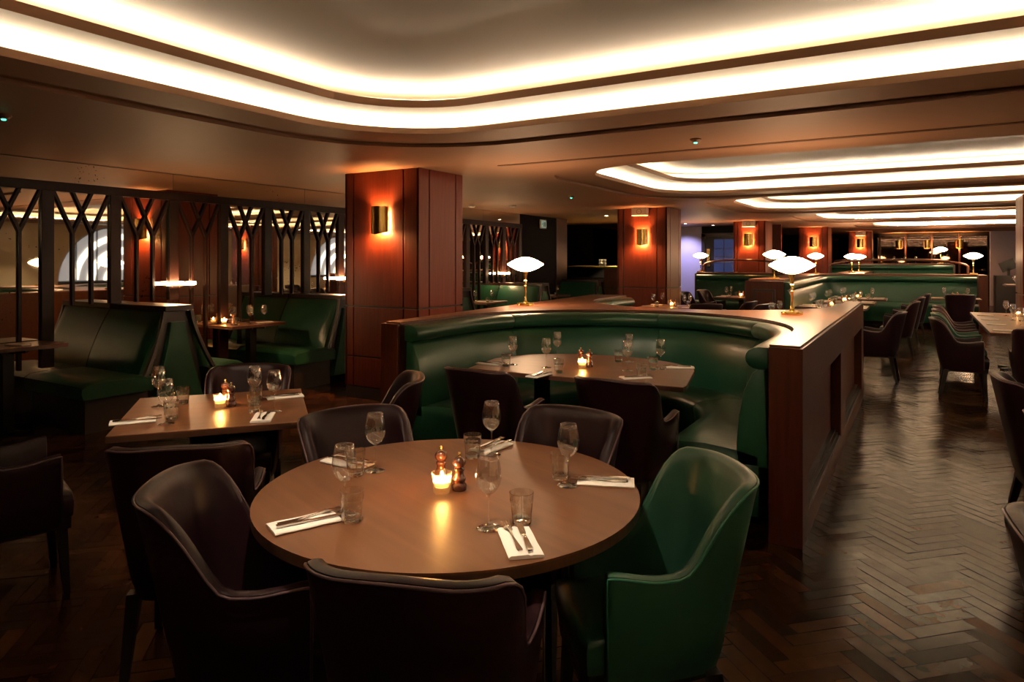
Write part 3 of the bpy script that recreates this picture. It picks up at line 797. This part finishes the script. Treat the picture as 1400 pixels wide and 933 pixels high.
BY=[(1.75,'green double bench at the extreme left edge, mostly out of frame'),(4.09,'green double-sided leather bench nearest on the left, against the mirrors'),(6.42,'green double-sided leather bench just left of the large pillar'),
    (9.05,'green double bench mostly hidden behind the large pillar'),(11.75,'green double bench behind the first divider lamp'),(14.45,'green double bench in front of the service counter')]
for y,l in BY: bench(y,l)

# ------------------------------------------------------------------ chairs
def chair_parts(r,m,pm):
    half=[(0,-.245),(.08,-.244),(.155,-.236),(.208,-.195),(.236,-.11),(.252,.02),(.255,.12),(.25,.195)]
    half=chaikin(half,2); half=[(x*.88,y*.93) for x,y in half]; path=[(-x,y) for x,y in half[::-1]][:-1]+half
    n=len(path); mid=(n-1)/2
    S=[0]
    for a,b in zip(path,path[1:]): S.append(S[-1]+math.dist(a,b))
    cs=S[n//2] if n%2 else (S[n//2-1]+S[n//2])/2; tot=S[-1]/2
    rows=[]; pipe=[]; pipe2=[]
    for i,(x,y) in enumerate(path):
        s=abs(S[i]-cs)
        a=Vector(path[max(0,i-1)]); b=Vector(path[min(n-1,i+1)]); t=(b-a).normalized(); nn=Vector((t.y,-t.x))
        h=.885-.008*(s/.155)**2 if s<.155 else .877
        h=h+(.632-h)*sstep(.165,.345,s)
        h+= .022*sstep(.40,tot,s)
        back=1-sstep(.10,.34,s)
        def P(off,z):
            k=(z-.30)/.58
            o=off-.045*(1-min(1,max(0,k)))+ back*.075*max(0,k)**1.3+ (1-back)*.022*max(0,k)
            return (x+nn.x*o,y+nn.y*o,z)
        th=.024
        sec=[P(-th,.36),P(-th-.006,.50),P(-th,h-.05),P(-th+.001,h-.018),P(-th*.6,h-.004),P(0,h),P(th*.7,h-.005),P(th,h-.02),P(th,h-.06),P(th+.004,.55),P(th,.36),P(th-.012,.305),P(-th,.305)]
        rows.append(sec); q=P(th*.95,h-.010); pipe.append(q)
    bm=bmesh.new(); loft(bm,rows); obj('shell',bm,m,r,True,50)
    bm=bmesh.new(); e0=rows[0]; e1=rows[-1]
    full=[(e0[9][0],e0[9][1]+.002,.34)]+[(e0[8][0],e0[8][1]+.003,e0[8][2])]+pipe+[(e1[8][0],e1[8][1]+.003,e1[8][2]),(e1[9][0],e1[9][1]+.002,.34)]
    tube(bm,full,.0042,6); obj('piping',bm,pm,r,True)
    # seat
    inner=[(p[0]*.90,p[1]*.92) for p in path]+[(.203,.235),(.13,.245),(-.13,.245),(-.203,.235)]
    inner=[(-x,y) for x,y in inner[::-1]]
    bm=bmesh.new(); rws=[]
    for sc,z in ((.92,.345),(.985,.36),(1.0,.40),(1.0,.425),(.975,.448),(.9,.458),(.6,.468),(.2,.472)):
        rws.append([(x*sc,(y-.02)*sc+.02,z) for x,y in inner])
    loft(bm,rws); obj('seat',bm,m,r,True,50)
    bm=bmesh.new(); prism(bm,[(x*.96,y*.96) for x,y in inner],.30,.35); obj('seat_rail',bm,'leg',r)
    for sx in (-1,1):
        for sy in (-1,1):
            tx,ty=sx*.165,(.19 if sy>0 else -.155); bx_,by=sx*.185,(.21 if sy>0 else -.22)
            bm=bmesh.new(); a=.023; c=.013
            loft(bm,[[(bx_-c,by-c,0),(bx_+c,by-c,0),(bx_+c,by+c,0),(bx_-c,by+c,0)],[(tx-a,ty-a,.32),(tx+a,ty-a,.32),(tx+a,ty+a,.32),(tx-a,ty+a,.32)]])
            obj('leg',bm,'leg',r)
protos={}
def chair(x,y,face,label,kind='purple',group=None):
    """face: direction (dx,dy) the sitter looks"""
    rot=math.atan2(face[1],face[0])-PI/2
    if kind not in protos:
        t=thing('tub_chair',(x,y,0),rot,label,'chair',group); protos[kind]=t
        chair_parts(t,{'purple':'purple','green':'greenchair','plum':'purple2'}[kind],'greenpipe' if kind=='green' else 'piping')
    else: t=dup(protos[kind],(x,y,0),rot,label); 
    if group: t['group']=group
    return t
G1='tub chairs around the round table'
chair(-.75,2.06,(-.77,-.64),'green leather tub chair right of the round table','green',G1)
chair(-1.02,1.36,(-.33,.94),'dark tub chair at the front of the round table, back to the camera','purple',G1)
chair(-1.70,1.385,(.80,.60),'dark tub chair left of the round table with its inner back lit','purple',G1)
chair(-1.90,2.10,(.92,-.38),'dark tub chair behind the round table on the left, facing the camera','purple',G1)
chair(-1.31,2.44,(-.12,-1),'dark tub chair behind the round table on the right, beside the tall wine glass','purple',G1)
G2='tub chairs around the square table'
chair(-2.44,1.66,(-.68,.73),'dark tub chair in front of the square table, back to the camera','purple',G2)
chair(-3.40,2.62,(.65,-.76),'dark tub chair behind the square table','purple',G2)
chair(-2.66,2.86,(-.75,-.66),'dark tub chair at the right corner of the square table by the lit floor','purple',G2)
chair(-3.60,1.50,(.30,.95),'dark tub chair at the left edge of the photo beside the square table','purple',G2)
G3='tub chairs at the curved booth table'
chair(-2.29,3.66,(0.02,1),'left of the two dark tub chairs with backs to the camera at the curved booth','purple',G3)
chair(-1.45,3.76,(0.02,1),'right of the two dark tub chairs with backs to the camera at the curved booth','purple',G3)
G4='tub chairs along the aisle side of the far banquette tables'
chair(-.45,9.95,(-1,.05),'nearest dark tub chair standing beyond the end of the mahogany divider','purple',G4)
chair(-.30,12.6,(-1,0),'second dark tub chair beyond the end of the divider, partly hidden','purple',G4)
chair(-.22,14.1,(-1,0),'third dark tub chair beyond the divider, beside a small candlelit table','purple',G4)
chair(-.12,15.6,(-1,0),'farthest dark tub chair in the row beside the long green banquette','purple',G4)
G5='tub chairs down the left side of the long table'
chair(.42,9.15,(1,0),'nearest dark tub chair on the aisle side of the long right-hand table','purple',G5)
chair(.45,9.95,(1,0),'green tub chair among dark ones on the aisle side of the long table','green',G5)
chair(.47,10.75,(1,0),'plum tub chair just beyond the green one at the long table','plum',G5)
chair(.49,11.6,(1,0),'farthest plum tub chair on the aisle side of the long table','plum',G5)
chair(1.02,8.35,(0,1),'black-looking tub chair at the near end of the long right-hand table','purple')
chair(.68,4.75,(1,.1),'dark tub chair at the right frame edge, lit inside its back','purple','tub chairs at the right frame edge')
chair(.72,3.62,(1,.1),'dark tub chair at the right frame edge with only its rounded arm showing','purple','tub chairs at the right frame edge')
chair(.52,2.12,(1,.1),'dark tub chair in the lower right corner of the photo, only its rim showing','purple','tub chairs at the right frame edge')
chair(.68,15.75,(0,1),'dark tub chair with its back to us in front of the far green banquette','purple')
G6='tub chairs at the middle tables behind the divider'
chair(-3.95,13.9,(1,-.2),'dark tub chair leaning back-on at the lilac end of the middle tables','purple',G6)
chair(-3.85,15.0,(1,-.2),'dark tub chair farther back beside the middle candlelit table','purple',G6)
chair(-2.85,10.55,(-.5,1),'dark tub chair showing its back top just behind the divider top','purple',G6)
chair(-2.2,10.85,(-.9,.3),'dark tub chair turned sideways just behind the divider beside the end panel','purple',G6)
chair(-2.55,11.35,(-1,.1),'dark tub chair with a tall straight back left of the wooden end panel','purple',G6)
chair(-4.25,10.7,(.2,1),'green tub chair behind the divider beside the second pillar','green',G6)

# ------------------------------------------------------------------ tables
def table_top(pts,z,th,parent,mt='table'):
    b=bmesh.new(); prism(b,pts,z-.006,z,.003); obj('tabletop',b,mt,parent)
    b=bmesh.new(); prism(b,[(p[0],p[1]) for p in pts],z-th,z-.006); obj('edge_band',b,'table_edge',parent)
def pedestal(parent,x,y,z,s=.22,rot=0):
    c=(x,y,0)
    obj('pedestal',bx(x-.045,x+.045,y-.045,y+.045,.02,z-.03,.004,rot=rot,c=c),'blackmetal',parent)
    b=bmesh.new(); box(b,x-s,x+s,y-.035,y+.035,0,.025,.004,rot=rot+PI/4,c=c); box(b,x-s,x+s,y-.035,y+.035,0,.0245,.004,rot=rot-PI/4,c=c); obj('cross_foot',b,'blackmetal',parent)
    b=bmesh.new(); box(b,x-s*.8,x+s*.8,y-.03,y+.03,z-.06,z-.034,rot=rot+PI/4,c=c); box(b,x-s*.8,x+s*.8,y-.03,y+.03,z-.0605,z-.0345,rot=rot-PI/4,c=c); obj('top_bracket',b,'blackmetal',parent)
RT=(-1.38,1.90); RR=.64
t=thing('round_table',(RT[0],RT[1],0),-.35,'large round walnut dining table in the foreground','table')
table_top([(RR*math.cos(2*PI*i/96),RR*math.sin(2*PI*i/96)) for i in range(96)],.75,.032,t)
for k in range(4):
    a=PI/4+k*PI/2; obj('leg',bx(.12*math.cos(a)-.02,.12*math.cos(a)+.02,.12*math.sin(a)-.02,.12*math.sin(a)+.02,.03,.72,.003),'blackmetal',t)
b=bmesh.new(); lathe(b,[(.001,0),(.27,0),(.27,.015),(.2,.03),(.001,.032)],40); obj('base_plate',b,'blackmetal',t,True,40)
# square table
t=thing('square_table',(-3.16,2.29,0),math.atan2(.66,.54),'square walnut table on the left set for four','table')
table_top([(-.435,-.445),(.435,-.445),(.435,.445),(-.435,.445)],.75,.032,t); pedestal(t,0,0,.75,.30)
# booth table
t=thing('booth_table',(0,0,0),0,'half-rounded walnut table inside the curved green booth','table')
pp=[(-2.80,4.07),(-1.24,4.13),(-1.24,4.20),(-1.36,4.80)]
for k in range(1,12):
    a=.42+(PI-.84)*k/12; pp.append((-2.09+.83*math.cos(a),4.55+.66*math.sin(a)))
pp+= [(-2.90,4.60)]
table_top(pp,.75,.032,t); pedestal(t,-2.42,4.5,.75,.28); pedestal(t,-1.75,4.5,.75,.28)
SMALL=[]
def rect_table(x0,x1,y0,y1,label,z=.75,name='dining_table',ped=True):
    t=thing(name,((x0+x1)/2,(y0+y1)/2,0),0,label,'table'); w=(x1-x0)/2; d=(y1-y0)/2
    table_top([(-w,-d),(w,-d),(w,d),(-w,d)],z,.035,t)
    if (y1-y0)>2: pedestal(t,0,-d+.5,z,.26); pedestal(t,0,d-.5,z,.26)
    else: pedestal(t,0 if ped is True else ped,0,z,.2)
    return t
rect_table(-7.16,-6.72,2.45,3.30,'narrow dark booth table at the left edge before the nearest bench',.77,ped=.05)
rect_table(-7.16,-6.72,5.05,5.82,'narrow booth table with candle between the two left green benches',.77,ped=.05)
rect_table(-7.16,-6.60,10.2,10.9,'booth table with two wine glasses right of the large pillar',.77,ped=.05)
rect_table(-7.16,-6.60,12.9,13.6,'booth table with two wine glasses in front of the dark wall',.77,ped=.05)
rect_table(-1.95,-.85,9.5,10.3,'dark table hidden behind the far end of the mahogany divider')
rect_table(-1.80,-.72,12.3,13.1,'nearest small candlelit table along the far green banquette')
rect_table(-1.70,-.68,13.8,14.6,'second small candlelit table along the far green banquette')
rect_table(-1.60,-.55,15.3,16.1,'farthest small candlelit table along the far green banquette')
rect_table(.22,1.08,16.35,17.0,'small table before the far banquette with a dark chair in front')
rect_table(.66,1.70,8.95,12.35,'long dark dining table at the right set with napkins',name='long_dining_table')
rect_table(-4.05,-3.10,10.85,11.75,'candlelit table directly behind the divider top left of the end panel')
rect_table(-3.1,-2.7,9.3,9.9,'small table hidden just behind the divider top')
rect_table(-3.75,-2.75,14.6,15.4,'middle candlelit table in front of the hooped banquette')
rect_table(1.75,3.0,19.6,20.4,'distant dark table with a candle at the right edge below the shelves',.95)

# ------------------------------------------------------------------ tableware prototypes
P0={}
def proto(k):
    if k in P0: return P0[k]
    if k=='wine':
        t=thing('wine_glass',(0,0,-5),0,None,'wine glass')
        outer=[(.0045,.096),(.012,.100),(.024,.110),(.033,.124),(.0385,.143),(.0385,.155),(.0355,.178),(.031,.198),(.0275,.213)]
        b=bmesh.new(); lathe(b,[(.001,.0955)]+outer+[(.0265,.213)]+[(r-.0012,z+.001) for r,z in outer[::-1][1:-1]]+[(.001,.099)],28); obj('bowl',b,'glass',t,True)
        b=bmesh.new(); lathe(b,[(.0065,.004),(.0042,.012),(.0034,.03),(.0034,.08),(.0046,.096)],10,capb=True,capt=True); obj('stem',b,'glass',t,True)
        b=bmesh.new(); lathe(b,[(.001,.0002),(.037,.0002),(.0375,.0015),(.025,.003),(.010,.0052),(.0066,.009)],28); obj('foot',b,'tglass',t,True)
    elif k=='tumbler':
        b=bmesh.new(); 
        def md(a,z): return 1-.05*abs(math.sin(a*5))*(1 if .002<z<.066 else 0)
        lathe(b,[(.001,.0),(.027,.0),(.029,.003),(.0315,.035),(.0338,.062),(.0345,.066),(.0352,.072),(.036,.092),(.0350,.0925),(.0335,.067),(.0308,.05),(.0270,.016),(.001,.013)],40,mod=md)
        t=obj('tumbler',b,'tglass',None,True,50); tag(t,None,'tumbler'); t.location=(0,0,-5)
    elif k=='candle':
        t=thing('votive_candle',(0,0,-5),0,None,'candle')
        b=bmesh.new(); lathe(b,[(.001,.0),(.025,.0),(.027,.004),(.029,.02),(.0325,.06),(.0345,.068),(.0325,.068),(.0265,.024),(.001,.02)],24,mod=lambda a,z:1+.03*math.sin(a*12)*(1 if .02<z<.06 else 0)); obj('glass_cup',b,'vglass',t,True)
        b=bmesh.new(); lathe(b,[(.001,.021),(.0235,.021),(.026,.040),(.022,.041),(.001,.039)],20); w=obj('wax',b,'wax',t,True)
        b=bmesh.new(); lathe(b,[(.0005,.042),(.004,.046),(.0055,.052),(.004,.060),(.0005,.071)],8); obj('flame',b,'flame',w,True)
    elif k=='mill':
        t=thing('pepper_mill',(0,0,-5),0,None,'pepper mill')
        b=bmesh.new(); lathe(b,[(.001,0),(.0245,0),(.0255,.004),(.0250,.018),(.0205,.023),(.0190,.028),(.0225,.034),(.0225,.040),(.0175,.046),(.0150,.054),(.0145,.062),(.0180,.068),(.0175,.073),(.012,.076)],24); obj('body',b,'mill',t,True)
        b=bmesh.new(); lathe(b,[(.011,.0755),(.016,.079),(.0215,.088),(.0220,.096),(.0180,.105),(.010,.111),(.001,.113)],24); obj('head',b,'mill',t,True)
        b=bmesh.new(); lathe(b,[(.006,.112),(.0035,.116),(.006,.122),(.0055,.126),(.001,.129)],12); obj('brass_knob',b,'brass',t,True)
    elif k=='napkin':
        b=bmesh.new(); rws=[]
        L,W=.098,.046
        for j in range(9):
            x=-L+2*L*j/8; wv=.0008*math.sin(j*1.3)
            sec=[(x,-W,.001),(x,-W-.002,.005+wv),(x,-W,.0085+wv),(x,-W*.4,.0105+wv),(x,-W*.25,.0088+wv),(x,-W*.1,.0115+wv),(x,W*.9,.0105+wv),(x,W+.002,.006+wv),(x,W,.001)]
            rws.append(sec)
        loft(b,rws); t=obj('napkin',b,'linen',None,True,40); tag(t,None,'napkin'); t.location=(0,0,-5)
    elif k=='fork':
        b=bmesh.new(); zz=lambda x: .004+.010*math.exp(-((x-.05)/.03)**2)*.6+(.004 if x>.085 else 0)
        prof=[(-.095,.0065),(-.085,.0085),(-.05,.006),(-.01,.0035),(.03,.003),(.045,.006),(.055,.0115),(.068,.012)]
        rws=[[(x,-w,zz(x)),(x,w,zz(x)),(x,w*.8,zz(x)+.0022),(x,-w*.8,zz(x)+.0022)] for x,w in prof]; loft(b,rws)
        for q in (-1.5,-.5,.5,1.5):
            yy=q*.0068; loft(b,[[(x,yy-.0018,zz(x)),(x,yy+.0018,zz(x)),(x,yy+.0014,zz(x)+.002),(x,yy-.0014,zz(x)+.002)] for x in (.066,.08,.095,.102)])
        t=obj('fork',b,'steel',None,True,45); tag(t,None,'fork'); t.location=(0,0,-5)
    elif k=='knife':
        b=bmesh.new()
        prof=[(-.105,.006,.006),(-.095,.0085,.007),(-.04,.0068,.006),(-.012,.0055,.005),(.0,.0055,.002),(.02,.0085,.0014),(.07,.0095,.0012),(.095,.006,.001),(.106,.001,.0008)]
        rws=[[(x,-w,.001),(x,w,.001),(x,w,.001+h),(x,-w,.001+h)] for x,w,h in prof]; loft(b,rws)
        t=obj('knife',b,'steel',None,True,45); tag(t,None,'knife'); t.location=(0,0,-5)
    P0[k]=t; return t
def put(k,x,y,z,label,rot=0,group=None):
    return dup(proto(k),(x,y,z),rot,label,group)
def item(k,px,py,z,label,group=None,rot=None):
    p=on(px,py,z); return put(k,p.x,p.y,z+.0006,label,rnd.uniform(0,6) if rot is None else rot,group)
def napkin(a,b,z,where,cut=True,flip=False,group=None):
    A=on(*a,z); B=on(*b,z); d=(B-A); ang=math.atan2(d.y,d.x); c=(A+B)/2; c=A+d.normalized()*min(d.length/2,.10) if d.length>.25 else c
    put('napkin',c.x,c.y,z+.0004,'folded white napkin '+where,ang,'white napkins on the near tables')
    if cut:
        n=Vector((-math.sin(ang),math.cos(ang))); u=Vector((math.cos(ang),math.sin(ang)))
        s=-1 if flip else 1; fa=ang+(PI if flip else 0)
        put('fork',c.x+n.x*.016*s+u.x*.02*s,c.y+n.y*.016*s+u.y*.02*s,z+.0095,'steel fork lying on the white napkin '+where,fa+.05,'forks on the near tables')
        put('knife',c.x-n.x*.016*s+u.x*.02*s,c.y-n.y*.016*s+u.y*.02*s,z+.0125,'steel knife lying on the white napkin '+where,fa-.04,'knives on the near tables')
Z=.75
g='wine glasses on the round table'
item('wine',668,722,Z,'large empty wine glass in front of the salt and pepper mills on the round table',g)
item('wine',777,664,Z,'empty wine glass beside the right-hand napkin of the round table',g)
item('wine',672,622,Z,'empty wine glass at the rear of the round table, behind the mills',g)
item('wine',513,644,Z,'empty wine glass at the rear left of the round table',g)
item('wine',471,703,Z,'empty wine glass partly behind the left tumbler on the round table',g)
g='tumblers on the round table'
item('tumbler',713,716,Z,'ribbed tumbler at the head of the front napkin on the round table',g)
item('tumbler',481,713,Z,'ribbed tumbler at the end of the left napkin on the round table',g)
item('tumbler',766,655,Z,'tumbler half hidden behind the right wine glass of the round table',g)
item('tumbler',646,626,Z,'ribbed tumbler at the back of the round table beside the rolled napkin',g)
item('tumbler',486,650,Z,'tumbler seen through the left wine glass bowl on the round table',g)
item('candle',604,674,Z,'lit votive candle glowing on the round table')
item('mill',603,660,Z,'pepper mill standing behind the candle on the round table')
item('mill',628,670,Z,'pepper mill standing right of the candle on the round table')
napkin((721,767),(701,724),Z,'at the front of the round table')
napkin((368,728),(461,707),Z,'at the left of the round table')
napkin((866,663),(791,659),Z,'at the right of the round table')
napkin((446,628),(505,641),Z,'at the rear left of the round table')
napkin((652,621),(688,607),Z,'at the rear of the round table')
g='wine glasses on the square table'
item('wine',227,580,Z,'front left wine glass on the square table beside the long napkin',g)
item('wine',217,556,Z,'rear left wine glass on the square table, overlapped by another glass',g)
item('wine',348,555,Z,'rear wine glass on the square table behind two stacked-looking tumblers',g)
item('wine',375,563,Z,'right-hand wine glass on the square table beside the rear napkin',g)
g='tumblers on the square table'
item('tumbler',250,552,Z,'short ribbed tumbler at the back left of the square table',g)
item('tumbler',234,574,Z,'tumbler behind the front left wine glass on the square table',g)
item('tumbler',348,564,Z,'front tumbler before the right napkins of the square table',g)
item('tumbler',350,549,Z,'rear tumbler on the square table under the back wine glass',g)
item('candle',301,557,Z,'lit votive candle glowing on the square table')
item('mill',308,551,Z,'left pepper mill behind the candle on the square table')
item('mill',316,556,Z,'right pepper mill beside the candle on the square table')
napkin((149,581),(214,575),Z,'at the left of the square table')
napkin((355,580),(364,565),Z,'at the front right of the square table')
napkin((413,542),(366,546),Z,'at the right rear of the square table',cut=True)
g='wine glasses on the booth table'
for px,py,l in ((701,499,'leftmost wine glass on the booth table'),(747,503,'wine glass behind the tumbler left of the booth candle'),(762,491,'tall-looking wine glass at the back left of the booth table'),
                (860,495,'rear wine glass of the overlapping pair right of the booth candle'),(858,507,'front wine glass of the overlapping pair right of the booth candle'),(903,505,'rightmost wine glass on the booth table')): item('wine',px,py,Z,l,g)
g='tumblers on the booth table'
for px,py,l in ((692,501,'leftmost tumbler on the booth table beside the white napkin'),(764,510,'tumbler at the end of the slanting napkin on the booth table'),(846,495,'rear tumbler right of the candle on the booth table'),
                (877,517,'front tumbler on the booth table just above the right chair'),(893,506,'rightmost tumbler on the booth table')): item('tumbler',px,py,Z,l,g)
item('candle',796,503,Z,'lit votive candle in the middle of the booth table')
item('mill',794,499,Z,'left pepper mill behind the booth table candle')
item('mill',806,502,Z,'right pepper mill beside the booth table candle')
napkin((653,497),(686,500),Z,'at the left of the booth table')
napkin((726,517),(762,508),Z,'slanting at the front of the booth table')
napkin((858,518),(880,517),Z,'at the front right of the booth table')
napkin((950,504),(910,503),Z,'at the right of the booth table')
# booth tables by the mirrors
def set_table(name,spots,z):
    """spots: (kind,x,y); labels count along the picture, left to right"""
    kinds={}
    for s in spots: kinds.setdefault(s[0],[]).append(s)
    words=['first','second','third','fourth','fifth','sixth','seventh','eighth']
    nm={'wine':'wine glass','tumbler':'tumbler','candle':'lit votive candle','mill':'pepper mill','napkin':'white napkin'}
    for k,L in kinds.items():
        L.sort(key=lambda s:proj(s[1],s[2]))
        for i,s in enumerate(L):
            lab=nm[k]+' on '+name if len(L)==1 else words[i]+' '+nm[k]+' from the left on '+name
            put(k,s[1],s[2],z+.0006,lab,s[3] if len(s)>3 else 0,(nm[k]+'s on '+name) if len(L)>1 else None)
set_table('the left-edge booth table',[('wine',-7.03,2.62),('napkin',-6.92,2.98,.3),('tumbler',-7.0,2.75),('wine',-7.0,2.52)],.77)
set_table('the booth table between the left benches',[('wine',-6.93,5.22),('wine',-7.0,5.5),('wine',-6.88,5.62),('wine',-6.83,5.38),('tumbler',-6.84,5.20),('candle',-7.10,5.22),('mill',-7.12,5.36),('mill',-7.04,5.32),('napkin',-6.85,5.6,1.2)],.77)
set_table('the booth table right of the large pillar',[('wine',-6.95,10.35),('wine',-6.75,10.6),('tumbler',-6.70,10.38),('tumbler',-7.05,10.3),('napkin',-6.85,10.45,0)],.77)
set_table('the booth table by the dark wall',[('wine',-6.95,13.05),('wine',-6.78,13.3),('tumbler',-6.7,13.1),('napkin',-6.86,13.1,0)],.77)
def full(name,x0,x1,y0,y1,z=.75,n=4,candle=True):
    cx,cy=(x0+x1)/2,(y0+y1)/2; s=[]
    r=random.Random(int(x0*100+y0*10))
    for sx in (-1,1):
        for sy in ((-1,1) if n==4 else (0,)):
            s.append(('wine',cx+sx*(x1-x0)*.26+r.uniform(-.03,.03),cy+sy*(y1-y0)*.24+r.uniform(-.03,.03)))
            s.append(('tumbler',cx+sx*(x1-x0)*.18,cy+sy*(y1-y0)*.36+.02))
            s.append(('napkin',cx+sx*(x1-x0)*.36,cy+sy*(y1-y0)*.25-.03,0))
    if candle: s+=[('candle',cx,cy-.06),('mill',cx-.05,cy+.03),('mill',cx+.03,cy+.04)]
    set_table(name,s,z)
full('the table hidden behind the divider end',-1.95,-.85,9.5,10.3)
full('the nearest table of the far green banquette',-1.80,-.72,12.3,13.1)
full('the second table of the far green banquette',-1.70,-.68,13.8,14.6)
full('the farthest table of the far green banquette',-1.60,-.55,15.3,16.1)
full('the small table before the far banquette',.22,1.08,16.35,17.0,n=2)
full('the candlelit table behind the divider top',-4.05,-3.10,10.85,11.75)
full('the middle table before the hooped banquette',-3.75,-2.75,14.6,15.4)
full('the distant table at the right edge',1.75,2.6,19.6,20.4,z=.95)
sp=[]
for i in range(4):
    y=9.25+.8*i; sp+=[('napkin',.80,y,0),('napkin',.80,y+.12,0) if False else ('wine',1.05,y+.1),('tumbler',1.12,y-.05),('napkin',1.58,y,0),('wine',1.3,y+.12)]
sp+=[('candle',1.18,10.1),('mill',1.14,10.2),('mill',1.22,10.22),('candle',1.18,11.7)]
set_table('the long right-hand table',sp,.75)
for i in range(5):
    put('wine',-1.2+.28*i,23.72,1.4306,['first','second','third','fourth','fifth'][i]+' wine glass from the left on the raised back ledge',0,'wine glasses on the raised back ledge')
for k,o in P0.items():
    for ch in list(o.children):
        for g2 in list(ch.children): bpy.data.objects.remove(g2)
        bpy.data.objects.remove(ch)
    bpy.data.objects.remove(o)

# ------------------------------------------------------------------ world, camera, colour
w=bpy.data.worlds.new('World'); SC.world=w; w.use_nodes=True
w.node_tree.nodes['Background'].inputs[0].default_value=(0,0,0,1)
cam=bpy.data.cameras.new('Camera'); cam.sensor_width=36; cam.lens=FPX/1400*36; cam.shift_y=-(466.5-HY)/1400; cam.clip_start=.05; cam.clip_end=100
co=bpy.data.objects.new('Camera',cam); co.location=(0,0,EYE); co.rotation_euler=(PI/2,0,YAW); COL.objects.link(co); SC.camera=co
SC.view_settings.view_transform='Standard'; SC.view_settings.look='None'; SC.view_settings.gamma=1; SC.view_settings.use_curve_mapping=False
SC.view_settings.exposure=1.35
cy=SC.cycles
cy.use_denoising=True; cy.max_bounces=22; cy.diffuse_bounces=4; cy.glossy_bounces=5; cy.transparent_max_bounces=24; cy.transmission_bounces=18
cy.sample_clamp_indirect=4; cy.caustics_reflective=False; cy.caustics_refractive=False; cy.use_light_tree=True
